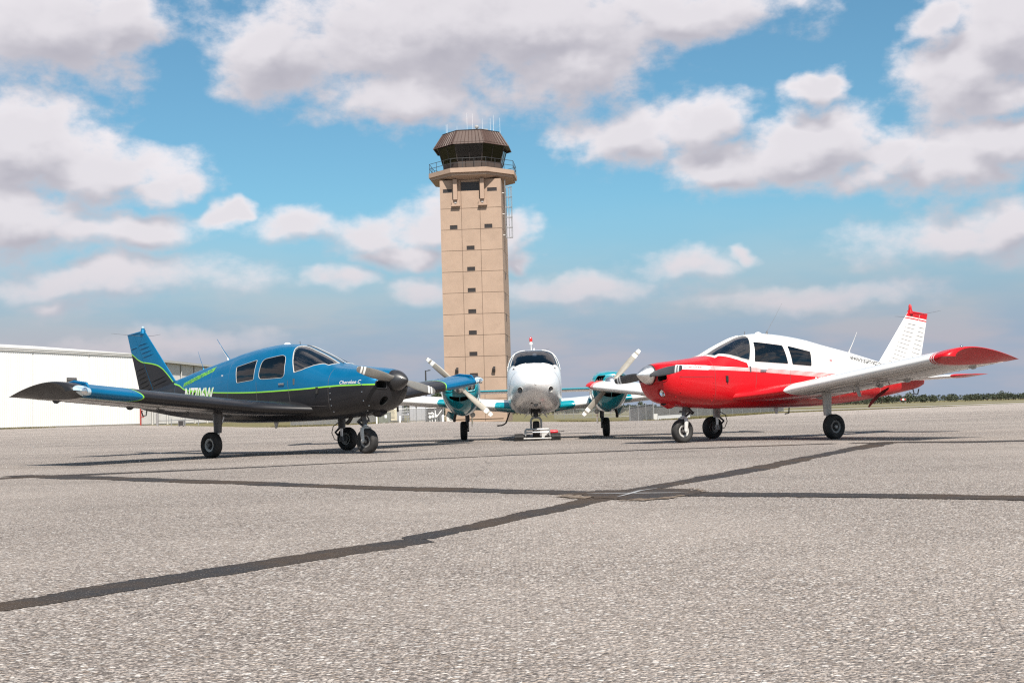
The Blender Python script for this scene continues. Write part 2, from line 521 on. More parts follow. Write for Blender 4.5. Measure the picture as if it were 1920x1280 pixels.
def ground_material(name):
    m = bpy.data.materials.new(name); m.use_nodes = True
    t = m.node_tree; g = G(t); b = t.nodes['Principled BSDF']
    co = g.new('ShaderNodeTexCoord').outputs['Object']
    def vor(scale, rnd=1.0, feat='F1'):
        n = g.new('ShaderNodeTexVoronoi', feature=feat); g.put(n.inputs['Vector'], co); n.inputs['Scale'].default_value = scale
        n.inputs['Randomness'].default_value = rnd
        return n
    wob = g.v('ADD', co, g.v('MULTIPLY', g.v('SUBTRACT', g.noise(co, 60.0, 3, 0.6, col=True), (.5, .5, .5)), (0.012, 0.012, 0.0)))
    v1 = vor(62.0); g.put(v1.inputs['Vector'], wob)
    v2 = vor(150.0); g.put(v2.inputs['Vector'], wob)
    r1 = g.sep(v1.outputs['Color'])[0]; r2 = g.sep(v2.outputs['Color'])[1]
    hue = g.sep(v1.outputs['Color'])[2]
    stone = g.ramp(r1, [(0.0, (0.06984, 0.05611, 0.05114)), (0.20, (0.1972, 0.1644, 0.1472)), (0.5, (0.3451, 0.2966, 0.2674)), (0.78, (0.4601, 0.4088, 0.3758)), (1.0, (0.6573, 0.6173, 0.5811))])
    stone = g.mix(g.smooth(hue, 0.55, 1.0, 0.0, 0.45), stone, (0.3039, 0.2324, 0.1705, 1))
    fine = g.ramp(r2, [(0.0, (0.06984, 0.05772, 0.05269)), (0.5, (0.2794, 0.2364, 0.2131)), (1.0, (0.5422, 0.4891, 0.4493))])
    gap = g.smooth(v1.outputs['Distance'], 0.36, 0.66)
    col = g.mix(gap, stone, fine)
    gap2 = g.smooth(v2.outputs['Distance'], 0.40, 0.70, 0.0, 0.85)
    col = g.mix(g.m('MULTIPLY', gap2, gap), col, (0.04109, 0.03609, 0.03254, 1))  # dark binder in the gaps, deepened to paint in small shadows between stones
    # wear, old stains, paler lanes
    big = g.noise(co, 0.22, 6, 0.6); mid = g.noise(co, 1.7, 6, 0.65)
    col = g.mix(g.smooth(big, 0.38, 0.66, 0.0, 0.38), col, (0.4273, 0.3727, 0.3331, 1))
    col = g.mix(g.smooth(mid, 0.56, 0.78, 0.0, 0.26), col, (0.1561, 0.1322, 0.1201, 1))
    st = g.noise(g.v('MULTIPLY', co, (0.10, 0.5, 1.0)), 1.0, 5, 0.6)
    col = g.mix(g.smooth(st, 0.50, 0.72, 0.0, 0.34), col, (0.1643, 0.1403, 0.1239, 1))
    rust = g.noise(co, 3.1, 5, 0.7)
    col = g.mix(g.smooth(rust, 0.70, 0.82, 0.0, 0.35), col, (0.2301, 0.1603, 0.09298, 1))
    v3 = vor(34.0); g.put(v3.inputs['Vector'], wob)
    s3 = g.sep(v3.outputs['Color']); core3 = g.smooth(v3.outputs['Distance'], 0.20, 0.34, 1.0, 0.0)
    col = g.mix(g.m('MULTIPLY', core3, g.smooth(s3[0], 0.80, 0.84, 0.0, 0.85)), col, (0.5618, 0.5425, 0.5199, 1))
    col = g.mix(g.m('MULTIPLY', core3, g.smooth(s3[1], 0.84, 0.88, 0.0, 0.75)), col, (0.07022, 0.06228, 0.05998, 1))
    wv = g.v('ADD', co, g.v('MULTIPLY', g.v('SUBTRACT', g.noise(co, 1.3, 5, 0.65, col=True), (.5, .5, .5)), (0.44, 0.4525, 0)))
    ck = vor(0.16, feat='DISTANCE_TO_EDGE'); g.put(ck.inputs['Vector'], wv)
    ckm = g.m('MULTIPLY', g.smooth(ck.outputs['Distance'], 0.0006, 0.0022, 1.0, 0.0), g.smooth(g.noise(co, 0.12, 3, 0.5), 0.50, 0.60))
    col = g.mix(g.m('MULTIPLY', ckm, 0.75), col, (0.06019, 0.05224, 0.04999, 1))
    oil = vor(0.33); ol = g.m('MULTIPLY', g.smooth(oil.outputs['Distance'], 0.03, 0.16, 1.0, 0.0), g.smooth(g.sep(oil.outputs['Color'])[0], 0.62, 0.70))
    col = g.mix(g.m('MULTIPLY', g.m('MULTIPLY', ol, g.smooth(mid, 0.3, 0.6)), 0.5), col, (0.1003, 0.08539, 0.07998, 1))
    t.links.new(col, b.inputs['Base Color'])
    b.inputs['Roughness'].default_value = 0.9
    b.inputs['Specular IOR Level'].default_value = 0.25
    h = g.m('ADD', g.m('MULTIPLY', g.smooth(v1.outputs['Distance'], 0.0, 0.65, 1.0, 0.0), 0.7), g.m('MULTIPLY', r1, 0.5))
    h = g.m('ADD', h, g.m('MULTIPLY', g.smooth(v2.outputs['Distance'], 0.0, 0.7, 1.0, 0.0), 0.25))
    bp = g.new('ShaderNodeBump'); bp.inputs['Strength'].default_value = 0.95; bp.inputs['Distance'].default_value = 0.016
    t.links.new(h, bp.inputs['Height']); t.links.new(bp.outputs[0], b.inputs['Normal'])
    MATS[name] = m
ground_material('weathered_asphalt')

def grass_material(name, c1, c2, c3):
    m = bpy.data.materials.new(name); m.use_nodes = True
    t = m.node_tree; g = G(t); b = t.nodes['Principled BSDF']
    co = g.new('ShaderNodeTexCoord').outputs['Object']
    n = g.noise(co, 0.35, 7, 0.65); n2 = g.noise(co, 9.0, 5, 0.7)
    c = g.mix(g.smooth(n, 0.35, 0.65), (*c1, 1), (*c2, 1))
    c = g.mix(g.smooth(n2, 0.4, 0.7, 0.0, 0.6), c, (*c3, 1))
    t.links.new(c, b.inputs['Base Color']); b.inputs['Roughness'].default_value = 0.95
    bp = g.new('ShaderNodeBump'); bp.inputs['Distance'].default_value = 0.08
    t.links.new(n2, bp.inputs['Height']); t.links.new(bp.outputs[0], b.inputs['Normal'])
    MATS[name] = m
grass_material('dry_grass', (0.10, 0.09, 0.032), (0.17, 0.135, 0.06), (0.06, 0.066, 0.022))
mat('concrete', (0.2856, 0.2618, 0.238), 0.9, var=0.12, vscale=0.4, bump=0.002, bscale=30)

def sheet(name, xs, ys, dz, material, keep=None):
    mb = MB(); idx = {}
    for i, x in enumerate(xs):
        for j, y in enumerate(ys):
            idx[i, j] = len(mb.v); mb.v.append((x, y, terrain(x, y) + dz))
    for i in range(len(xs) - 1):
        for j in range(len(ys) - 1):
            mb.f.append((idx[i, j], idx[i + 1, j], idx[i + 1, j + 1], idx[i, j + 1])); mb.m.append(0)
    o = mb.build(name, material, smooth=True, fix=False)
    o['kind'] = 'structure'
    return o
def spaced(lo, hi, fine_lo, fine_hi, step, far):
    a = [fine_lo - far * (1.5 ** k - 1) * 2 for k in range(1, 30)]
    b = [fine_hi + far * (1.5 ** k - 1) * 2 for k in range(1, 30)]
    return [lo] + sorted(x for x in a if x > lo) + list(np.arange(fine_lo, fine_hi + .01, step)) + [x for x in b if x < hi] + [hi]
sheet('ground', spaced(-6000, 6000, -80, 120, 4, 5), spaced(-600, 9000, -20, 240, 4, 5), -0.05, 'dry_grass')

# paved apron: cut to its far edge
EDGE = [(-90, 74), (-62, 92), (-50, 104), (-44, 116), (-40, 131), (-25, 134), (-12, 138), (5, 140), (11, 136), (15.2, 131), (22, 150), (42, 206), (86, 258), (130, 320)]
def apron_edge(x): return float(np.interp(x, [e[0] for e in EDGE], [e[1] for e in EDGE]))
mb = MB(); xs = list(np.arange(-92, 132.1, 4)); fr = list(np.linspace(0, 1, 44))
for x in xs:
    for k in fr:
        e = apron_edge(x) + 0.6 * math.sin(x * 1.7) * 0.3
        y = -18 + (e + 18) * k
        mb.v.append((x, y, terrain(x, y)))
n = len(fr)
for i in range(len(xs) - 1):
    for j in range(n - 1):
        mb.f.append((i * n + j, (i + 1) * n + j, (i + 1) * n + j + 1, i * n + j + 1)); mb.m.append(0)
apron = mb.build('apron', 'weathered_asphalt', fix=False)
apron['kind'] = 'structure'
# taxiway and runway beyond the grass
def strip(name, pts, w, dz, material):
    mb = MB(); L = []
    for i, p in enumerate(pts):
        a = Vector(pts[max(i - 1, 0)]); b = Vector(pts[min(i + 1, len(pts) - 1)])
        t = (b - a).normalized(); nn = Vector((-t.y, t.x))
        for s in (-1, 1):
            q = Vector(p) + nn * w / 2 * s
            mb.v.append((q.x, q.y, terrain(q.x, q.y) + dz))
    for i in range(len(pts) - 1):
        mb.f.append((2 * i, 2 * i + 2, 2 * i + 3, 2 * i + 1)); mb.m.append(0)
    o = mb.build(name, material, fix=False); o['kind'] = 'structure'; return o
strip('taxiway', dense([(20, 235), (60, 285), (140, 350), (300, 430), (700, 560)], 12, False), 22, -0.02, 'concrete')
strip('runway', dense([(-200, 470), (100, 520), (1200, 690)], 40, False), 45, -0.02, 'concrete')

# ---------------------------------------------------------------- tar-filled seams in the apron
def tar_material():
    m = bpy.data.materials.new('crack_sealant'); m.use_nodes = True
    t = m.node_tree; g = G(t); b = t.nodes['Principled BSDF']
    co = g.new('ShaderNodeTexCoord').outputs['Object']
    n = g.noise(co, 0.9, 5, 0.65); sp = g.noise(co, 130.0, 3, 0.6); sp2 = g.noise(co, 22.0, 4, 0.7)
    c = g.mix(g.smooth(n, 0.40, 0.66, 0.0, 0.85), (0.020, 0.018, 0.0185, 1), (0.050, 0.031, 0.017, 1))
    c = g.mix(g.smooth(sp2, 0.48, 0.72, 0.0, 0.5), c, (0.060, 0.043, 0.030, 1))
    c = g.mix(g.smooth(sp, 0.60, 0.68, 0.0, 0.7), c, (0.20, 0.18, 0.165, 1))
    t.links.new(c, b.inputs['Base Color'])
    t.links.new(g.lin(sp2, 0.3, 0.7, 0.55, 0.9), b.inputs['Roughness'])
    b.inputs['Specular IOR Level'].default_value = 0.25
    bp = g.new('ShaderNodeBump'); bp.inputs['Distance'].default_value = 0.004
    t.links.new(sp, bp.inputs['Height']); t.links.new(bp.outputs[0], b.inputs['Normal'])
    MATS['crack_sealant'] = m
tar_material()
mat('rust_stain', (0.085, 0.050, 0.024), 0.9, var=0.4, vscale=7, dirt=((0.19, 0.155, 0.125), 26, 0.40, 1.0))
mat('chalk_white', (0.272, 0.272, 0.2788), 0.8, var=0.2, vscale=20)
def seam(name, pxs, widths, dz, material='crack_sealant', seed=1, rag=0.16):
    rnd = random.Random(seed)
    P = [on_ground(*p) for p in pxs]
    W = widths if hasattr(widths, '__len__') else [widths] * len(P)
    S = [0]
    for a, b in zip(P, P[1:]): S.append(S[-1] + (b - a).length)
    N = max(20, int(S[-1] / 0.016))
    ss = np.linspace(0, S[-1], N)
    X = np.interp(ss, S, [p.x for p in P]); Y = np.interp(ss, S, [p.y for p in P]); Wd = np.interp(ss, S, W)
    e = [[0] * N, [0] * N]
    for k in range(2):
        a = b = 0
        for i in range(N):
            a = a * 0.985 + rnd.gauss(0, 1) * 0.20
            b = b * 0.3 + rnd.gauss(0, 1) * 0.5
            e[k][i] = (a + 0.55 * b) * rag
    mb = MB()
    for i in range(N):
        j0, j1 = max(i - 3, 0), min(i + 3, N - 1)
        t = Vector((X[j1] - X[j0], Y[j1] - Y[j0])).normalized(); nn = Vector((-t.y, t.x))
        tap = min(1, (i + 1) / 6, (N - i) / 6)
        for k, sg in ((0, -1), (1, 1)):
            w = max(0.004, Wd[i] / 2 * (1 + e[k][i]) * tap)
            mb.v.append((X[i] + nn.x * w * sg, Y[i] + nn.y * w * sg, dz))
    for i in range(N - 1):
        mb.f.append((2 * i, 2 * i + 2, 2 * i + 3, 2 * i + 1)); mb.m.append(0)
    o = mb.build(name, material, fix=False, smooth=False); o['kind'] = 'structure'
    return o
seam('tar_seam', [(-420, 1215), (0, 1139), (200, 1104), (400, 1073), (600, 1041), (795, 1011)], 0.23, 0.002, seed=2)
seam('tar_seam', [(765, 1012), (900, 985), (1060, 950), (1160, 925), (1280, 904), (1400, 882), (1530, 855), (1670, 828)], [0.19, .19, .22, .25, .25, .27, .3, .34], 0.0025, seed=3)
seam('tar_seam', [(20, 892), (120, 893), (230, 897), (480, 906), (700, 914), (950, 921), (1140, 926)], [0.35, 0.5, 0.42, .34, .34, .36, .40], 0.004, seed=4)
seam('tar_seam', [(1140, 926), (1320, 926), (1500, 928), (1760, 931), (2000, 935)], [.40, .36, .38, .40, .40], 0.004, seed=5)
seam('tar_seam', [(-120, 903), (0, 897), (120, 891), (400, 879), (700, 865), (960, 853), (1250, 842), (1570, 831)], [.4, .4, .5, .30, .26, .28, .30, .32], 0.002, seed=6)
seam('tar_seam', [(1590, 831), (1700, 829), (1830, 828), (2100, 823)], [.34, .5, .6, .6], 0.003, seed=7)
def patch(name, outline, dz, material, seed=1, jit=0.02):
    rnd = random.Random(seed); P = [on_ground(*q) for q in outline]
    pts = dense([(p.x, p.y) for p in P], 0.03); pts = [(a + rnd.gauss(0, jit), b + rnd.gauss(0, jit * 1.6)) for a, b in pts]
    ve, ed, fa, *_ = delaunay_2d_cdt([Vector(q) for q in pts], [], [list(range(len(pts)))], 1, 1e-6)
    mb = MB(); mb.add([(v.x, v.y, dz) for v in ve], [tuple(f) for f in fa])
    o = mb.build(name, material, fix=False, smooth=False); o['kind'] = 'structure'
    for pg in o.data.polygons:
        if pg.normal.z < 0: pg.flip()
    return o
patch('tar_patch', [(1085, 927), (1120, 921), (1180, 918), (1250, 916.5), (1290, 917.5), (1318, 921), (1322, 924), (1300, 928), (1250, 933), (1200, 937), (1150, 937), (1120, 934), (1100, 931)], 0.0055, 'crack_sealant', 8)
patch('rust_stain', [(1048, 929), (1075, 928.5), (1108, 931), (1105, 935), (1075, 935.5), (1060, 932.5)], 0.0062, 'rust_stain', 9, .03)
patch('rust_stain', [(1155, 938), (1200, 936.5), (1255, 932), (1290, 929), (1262, 934.5), (1205, 939), (1170, 939.5)], 0.0062, 'rust_stain', 10, .02)
patch('rust_stain', [(1285, 915.5), (1305, 917), (1326, 923), (1318, 922), (1300, 919)], 0.0062, 'rust_stain', 11, .02)
seam('chalk_mark', [(1100, 926), (1190, 925.5), (1290, 924.5)], [.02, .05, .02], 0.0075, 'chalk_white', seed=12, rag=.1)
seam('chalk_mark', [(1157, 933), (1180, 927), (1200, 921), (1232, 916.5)], [.01, .028, .03, .01], 0.0085, 'chalk_white', seed=13, rag=.1)

# ================================================================ control tower
mat('tower_stucco', (0.315, 0.228, 0.172), 0.9, var=0.06, vscale=0.5, bump=0.004, bscale=40, dirt=((0.255, 0.183, 0.138), 0.9, 0.50, 0.5))
mat('tower_joint', (0.119, 0.084, 0.063), 0.95)
mat('tower_trim', (0.32, 0.228, 0.172), 0.85, var=0.05, vscale=1.2)
mat('brown_metal', (0.060, 0.034, 0.026), 0.5, var=0.10, vscale=1.5, dirt=((0.08, 0.048, 0.037), 2.0, 0.5, 0.5))
mat('brown_dark', (0.035, 0.026, 0.024), 0.5)
mat('brown_panel', (0.060, 0.043, 0.036), 0.6, var=0.08)
mat('louvre_dark', (0.030, 0.026, 0.026), 0.45)
mat('interior_dark', (0.05, 0.045, 0.042), 0.8)
mat('galvanised', (0.35, 0.35, 0.35), 0.45, metal=0.7, var=0.1)
mat('white_paint', (0.78, 0.78, 0.77), 0.5, var=0.04)
mat('black_iron', (0.03, 0.032, 0.035), 0.5)
glass('cab_glass', (0.20, 0.20, 0.21), 0.8)
mat('light_grey', (0.315, 0.315, 0.315), 0.6)

TW = 6.9
tp = at(899, 760, 146.0)
TZ = terrain(tp.x, 143) - 0.05
tower = thing('control_tower', 'tall tan concrete control tower with brown octagonal glass cab behind the planes', 'control tower', (tp.x, 146.0, TZ), R(-4.85))
H0 = -TZ                                                 # world z 0 in tower coordinates
hw = TW / 2
JZ = [23.6 - 2.38 * k for k in range(10)]                # joint heights above world zero
JZ = sorted([z + H0 for z in JZ])
levels = [0.0] + JZ + [26.85 + H0]
core = MB(); core.bbox((-hw + 0.06, -hw + 0.06, 0), (hw - 0.06, hw - 0.06, 26.85 + H0))
core.build('shaft_core', 'tower_joint', tower, smooth=False)
xb = [-hw, -hw + TW * 0.345, -hw + TW * 0.65, hw]
WIN = {}                                                  # (level, column) -> list of window rects on the front
J = {round(z - H0, 2): i for i, z in enumerate(levels)}
def lev_above(zw):                                        # index of the panel whose lower edge is this joint
    return min(range(len(levels)), key=lambda i: abs(levels[i] - zw - H0))
for k in range(2, 10):
    i = lev_above(23.6 - 2.38 * k)
    WIN[i, 1] = [(-hw + TW * 0.415, -hw + TW * 0.545, 0.03, 0.50)]
i = lev_above(21.22); WIN[i, 0] = [(-hw + TW * 0.15, -hw + TW * 0.275, 0.03, 0.50)]; WIN[i, 2] = [(-hw + TW * 0.715, -hw + TW * 0.845, 0.03, 0.50)]
i = lev_above(23.6); WIN[i, 0] = [(-hw + TW * 0.05, -hw + TW * 0.20, 1.80, 2.22)]; WIN[i, 2] = [(-hw + TW * 0.775, -hw + TW * 0.935, 1.80, 2.22)]
WIN[i, 1] = [(-hw + TW * 0.347, -hw + TW * 0.648, 1.95, 2.95)]
GAP = 0.022
def panel(x0, x1, z0, z1, holes, M):
    mb = MB(); y0, y1 = -hw, -hw + 0.10
    if not holes: mb.bbox((x0, y0, z0), (x1, y1, z1))
    else:
        a, b, c, d = holes[0]; c += z0; d += z0
        a = max(a, x0 + 0.01); b = min(b, x1 - 0.01)
        for lo, hi in (((x0, z0), (a, z1)), ((b, z0), (x1, z1)), ((a, z0), (b, c)), ((a, d), (b, z1))):
            if hi[0] - lo[0] > 0.005 and hi[1] - lo[1] > 0.005: mb.bbox((lo[0], y0, lo[1]), (hi[0], y1, hi[1]))
    return mb.build('wall_panel', 'tower_stucco', tower, M, smooth=False)
for face in range(4):
    M = Matrix.Rotation(face * PI / 2, 4, 'Z')
    for i in range(len(levels) - 1):
        for c in range(3):
            x0, x1 = xb[c] + (GAP if c else 0.0), xb[c + 1] - (GAP if c < 2 else 0.0)
            if face % 2: x0, x1 = (x0 + (0.105 if c == 0 else 0)), (x1 - (0.105 if c == 2 else 0))
            z0, z1 = levels[i] + (GAP if i else 0), levels[i + 1] - GAP
            hol = WIN.get((i, c)) if face == 0 else None
            panel(x0, x1, z0, z1, hol, M)
            if hol:
                a, b, lo, hi = hol[0]; lo += z0; hi += z0; a = max(a, x0 + .01); b = min(b, x1 - .01)
                w = MB()
                w.bbox((a, -hw + 0.045, lo), (b, -hw + 0.055, hi))
                wo = w.build('window', 'louvre_dark', tower, smooth=False)
                fr = MB(); t = 0.05
                for l, h in (((a, lo), (a + t, hi)), ((b - t, lo), (b, hi)), ((a + t, lo), (b - t, lo + t)), ((a + t, hi - t), (b - t, hi))):
                    fr.bbox((l[0], -hw + 0.012, l[1]), (h[0], -hw + 0.044, h[1]))
                nb = 4
                for q in range(1, nb):
                    zz = lo + (hi - lo) * q / nb
                    fr.bbox((a + t, -hw + 0.022, zz - 0.012), (b - t, -hw + 0.044, zz + 0.012))
                fr.build('window_frame', 'brown_dark', wo, smooth=False)
# brackets either side of the big louvre
for fx in (0.26, 0.70):
    cx = -hw + TW * fx
    mb = MB()
    mb.bbox((cx - 0.22, -hw - 0.55, 24.55 + H0), (cx + 0.22, -hw - 0.002, 26.86 + H0))
    mb.bbox((cx - 0.46, -hw - 0.30, 23.98 + H0), (cx + 0.46, -hw - 0.004, 24.54 + H0))
    mb.bbox((cx - 0.50, -hw - 0.40, 23.84 + H0), (cx + 0.50, -hw - 0.006, 23.975 + H0))
    mb.build('bracket', 'tower_trim', tower, smooth=False)
    mb = MB(); mb.bbox((cx - 0.12, -hw - 0.36, 24.15 + H0), (cx + 0.10, -hw - 0.302, 24.28 + H0)); mb.build('flood_lamp', 'light_grey', tower, smooth=False)
def octo(r, z, rot=22.5):
    """regular octagon with apothem r"""
    k = r / math.cos(R(22.5))
    return [Vector((k * math.cos(R(rot + 45 * i)), k * math.sin(R(rot + 45 * i)), z)) for i in range(8)]
def ring(parts, name, material, sm=False):
    mb = MB(); mb.loft(parts); return mb.build(name, material, tower, smooth=sm)
zc = 27.15 + H0
ring([octo(3.30, zc - 0.30), octo(4.62, zc - 0.02)], 'soffit', 'tower_trim')
ring([octo(4.66, zc), octo(4.66, zc + 0.30)], 'catwalk_ledge', 'tower_trim')
ring([octo(4.88, zc + 0.302), octo(4.88, zc + 0.80)], 'catwalk_slab', 'tower_trim')
zf = zc + 0.802
# knee wall, panel by panel
for i in range(8):
    a, b = octo(3.22, 0)[i], octo(3.22, 0)[(i + 1) % 8]
    a2, b2 = octo(3.32, 0)[i], octo(3.32, 0)[(i + 1) % 8]
    for q in range(3):
        u0, u1 = q / 3 + 0.012, (q + 1) / 3 - 0.012
        mb = MB()
        mb.loft([[a.lerp(b, u0) + Vector((0, 0, zf)), a.lerp(b, u1) + Vector((0, 0, zf)), a2.lerp(b2, u1) + Vector((0, 0, zf + 1.02)), a2.lerp(b2, u0) + Vector((0, 0, zf + 1.02))],
                 [a.lerp(b, u0) * 0.97 + Vector((0, 0, zf)), a.lerp(b, u1) * 0.97 + Vector((0, 0, zf)), a2.lerp(b2, u1) * 0.97 + Vector((0, 0, zf + 1.02)), a2.lerp(b2, u0) * 0.97 + Vector((0, 0, zf + 1.02))]])
        mb.build('knee_wall_panel', 'brown_panel', tower, smooth=False)
zg0, zg1 = zf + 1.06, 30.95 + H0
ring([octo(3.34, zf + 1.025), octo(3.36, zg0)], 'window_sill', 'brown_dark')
G0, G1 = octo(3.32, zg0), octo(3.80, zg1)
for i in range(8):
    a, b, c, d = G0[i], G0[(i + 1) % 8], G1[(i + 1) % 8], G1[i]
    for q in range(2):
        u0, u1 = q / 2 + 0.012, (q + 1) / 2 - 0.012
        pts = [a.lerp(b, u0), a.lerp(b, u1), d.lerp(c, u1), d.lerp(c, u0)]
        mb = MB(); inn = [Vector((p.x * 0.992, p.y * 0.992, p.z)) for p in pts]
        mb.loft([pts, inn]); mb.build('window_pane', 'cab_glass', tower, smooth=False)
        mb = MB(); mb.tube([a.lerp(b, q / 2), d.lerp(c, q / 2)], 0.055 if q == 0 else 0.03, 8); mb.build('mullion', 'brown_dark', tower)
# inside the cab
ring([octo(3.1, zf + 0.004), octo(3.1, zf + 0.06)], 'cab_floor', 'interior_dark')
mb = MB(); mb.loft([octo(2.9, zf + 0.065), octo(2.9, zf + 0.95), octo(2.2, zf + 1.1)], cap0=False); mb.build('console', 'interior_dark', tower, smooth=False)
mb = MB(); mb.bbox((-0.7, 0.2, zf + 1.2), (0.9, 1.1, zg1 - 0.3)); mb.build('stair_enclosure', 'interior_dark', tower, smooth=False)
for k, (mx, my) in enumerate(((1.7, -1.8), (2.3, -1.0), (-1.9, -1.7), (2.1, -1.5))):
    mb = MB(); mb.bbox((mx - 0.25, my - 0.03, zg1 - 0.75), (mx + 0.25, my + 0.03, zg1 - 0.42)); mb.tube([(mx, my, zg1 - 0.42), (mx, my, zg1 - 0.01)], 0.02, 6)
    mb.build('hung_monitor', 'light_grey', tower, smooth=False)
ring([octo(4.05, zg1 + 0.002), octo(4.22, zg1 + 0.05)], 'roof_soffit', 'brown_dark')
E0, E1 = octo(4.32, zg1 - 0.18), octo(3.28, 32.45 + H0)
mb = MB(); mb.loft([octo(4.24, zg1 - 0.18), E0, E1, octo(3.2, 32.45 + H0)], cap0=False, cap1=True); mb.build('roof', 'brown_metal', tower, smooth=False)
ring([octo(3.24, 32.452 + H0), octo(3.30, 32.56 + H0)], 'roof_rim', 'brown_dark')
for i in range(8):
    a, b, c, d = E0[i], E0[(i + 1) % 8], E1[(i + 1) % 8], E1[i]
    nrm = (b - a).cross(d - a).normalized()
    for q in range(9):
        u = q / 8
        lo, hi = a.lerp(b, u), d.lerp(c, u)
        if q in (0, 8):
            if q == 8: continue
            mb = MB(); mb.tube([lo, hi], 0.06, 6); mb.build('roof_hip', 'brown_metal', tower, smooth=False)
        else:
            mb = MB(); mb.tube([lo + nrm * 0.02, hi + nrm * 0.02], 0.035, 4); mb.build('roof_seam', 'brown_metal', tower, smooth=False)
# catwalk railing
RL = octo(4.78, zf)
for i in range(8):
    a, b = RL[i], RL[(i + 1) % 8]
    for h in (1.08, 0.55):
        mb = MB(); mb.tube([a + Vector((0, 0, h)), b + Vector((0, 0, h))], 0.028, 6); mb.build('hand_rail', 'black_iron', tower)
    for q in range(3):
        p = a.lerp(b, q / 3); mb = MB(); mb.tube([p, p + Vector((0, 0, 1.08))], 0.028, 6); mb.build('rail_post', 'black_iron', tower)
# masts and lamps on the roof
def mast(px, top, y, r=0.012, m='white_paint'):
    base = 32.56 + H0
    p = at(px, 240, 146 + y); x = p.x - tp.x
    zt = at(px, top, 146 + y).z - TZ
    x += y * math.tan(R(-4.85)) * -1 * 0
    mb = MB(); mb.tube([(x, y, base), (x, y, base + 0.25 * (zt - base))], r * 1.5, 6); mb.tube([(x, y, base + 0.25 * (zt - base) + .001), (x, y, zt)], [r, r * 0.7], 6)
    mb.build('antenna_mast', m, tower)
for px, top, y in ((834.5, 233, 1.2), (837.5, 232, 0.5), (855.5, 236, 0.8), (876.5, 212, -0.5), (885.5, 213.5, 0.5), (906, 223, -1.0), (918.8, 222, 0.6), (926.5, 216, -0.6), (936.3, 222, 0.9)):
    mast(px, top, y)
mb = MB()
px = at(894.5, 240, 145).x - tp.x
mb.tube([(px, -1.0, 32.56 + H0), (px, -1.0, 33.1 + H0)], 0.05, 8); mb.lathe([(0, .05), (.05, .2), (.3, .22), (.36, .1)], (px, -1.22, 33.3 + H0), (0.2, 1, 0.1), 14)
mb.build('rotating_beacon', 'light_grey', tower)
mb = MB(); px = at(914.5, 240, 145).x - tp.x
mb.tube([(px - .3, -1.0, 32.56 + H0), (px - .3, -1.0, 32.85 + H0)], 0.06, 8); mb.bbox((px - 0.6, -1.2, 32.86 + H0), (px + 0.1, -0.8, 33.0 + H0)); mb.build('camera_mount', 'light_grey', tower)
# ladder with safety cage on the right-hand face
lx = hw + 0.35
for sy in (-0.9, -0.35):
    mb = MB(); mb.tube([(lx, sy - 1.4, 20.2 + H0), (lx, sy - 1.4, 26.9 + H0)], 0.04, 6); mb.build('ladder_rail', 'galvanised', tower)
for k in range(22):
    z = 20.4 + H0 + 0.3 * k
    mb = MB(); mb.tube([(lx, -2.3, z), (lx, -1.75, z)], 0.02, 5); mb.build('rung', 'white_paint', tower)
for k in range(6):
    z = 20.3 + H0 + 1.15 * k
    mb = MB(); mb.tube([(lx, -2.3, z)] + [(lx + 0.75 * math.sin(PI * q / 8), -2.02 - 0.42 * math.cos(PI * q / 8), z) for q in range(1, 8)] + [(lx, -1.75, z)], 0.03, 5); mb.build('cage_hoop', 'galvanised', tower)
for k in range(5):
    a = PI * (k + 1) / 6
    mb = MB(); mb.tube([(lx + 0.75 * math.sin(a), -2.02 - 0.42 * math.cos(a), 20.3 + H0), (lx + 0.75 * math.sin(a), -2.02 - 0.42 * math.cos(a), 26.05 + H0)], 0.022, 5); mb.build('cage_bar', 'galvanised', tower)
for k in range(3):
    z = 20.6 + H0 + 2.4 * k
    mb = MB(); mb.tube([(hw - 0.01, -2.0, z), (lx + 0.02, -2.0, z)], 0.035, 5); mb.build('ladder_bracket', 'white_paint', tower)
# wall lamps and small fittings
for fx in (0.21, 0.81):
    cx = -hw + TW * fx; z = 5.25 + H0
    mb = MB(); mb.bbox((cx - 0.1, -hw - 0.12, z + 0.25), (cx + 0.14, -hw - 0.002, z + 0.5)); mb.box((cx - 0.02, -hw - 0.22, z + 0.1), (0.34, 0.3, 0.42), Matrix.Rotation(R(25), 3, 'X'))
    mb.build('wall_lamp', 'louvre_dark', tower, smooth=False)
for k in range(5):
    mb = MB(); mb.bbox((hw + .002, -1.2, 6.2 + H0 + 2.38 * k), (hw + 0.05, -0.9, 7.0 + H0 + 2.38 * k)); mb.build('vent', 'louvre_dark', tower, smooth=False)
mb = MB(); mb.bbox((-hw + TW * .55, -hw - 0.06, 1.55 + H0), (-hw + TW * .80, -hw - 0.002, 1.95 + H0)); mb.build('door_canopy', 'louvre_dark', tower, smooth=False)
mb = MB(); mb.tube([(-hw + .4, -hw - .05, 0.62 + H0 - 0.6), (hw - .4, -hw - .05, 0.62 + H0 - 0.6)], .04, 6); mb.build('pipe_run', 'tower_trim', tower)

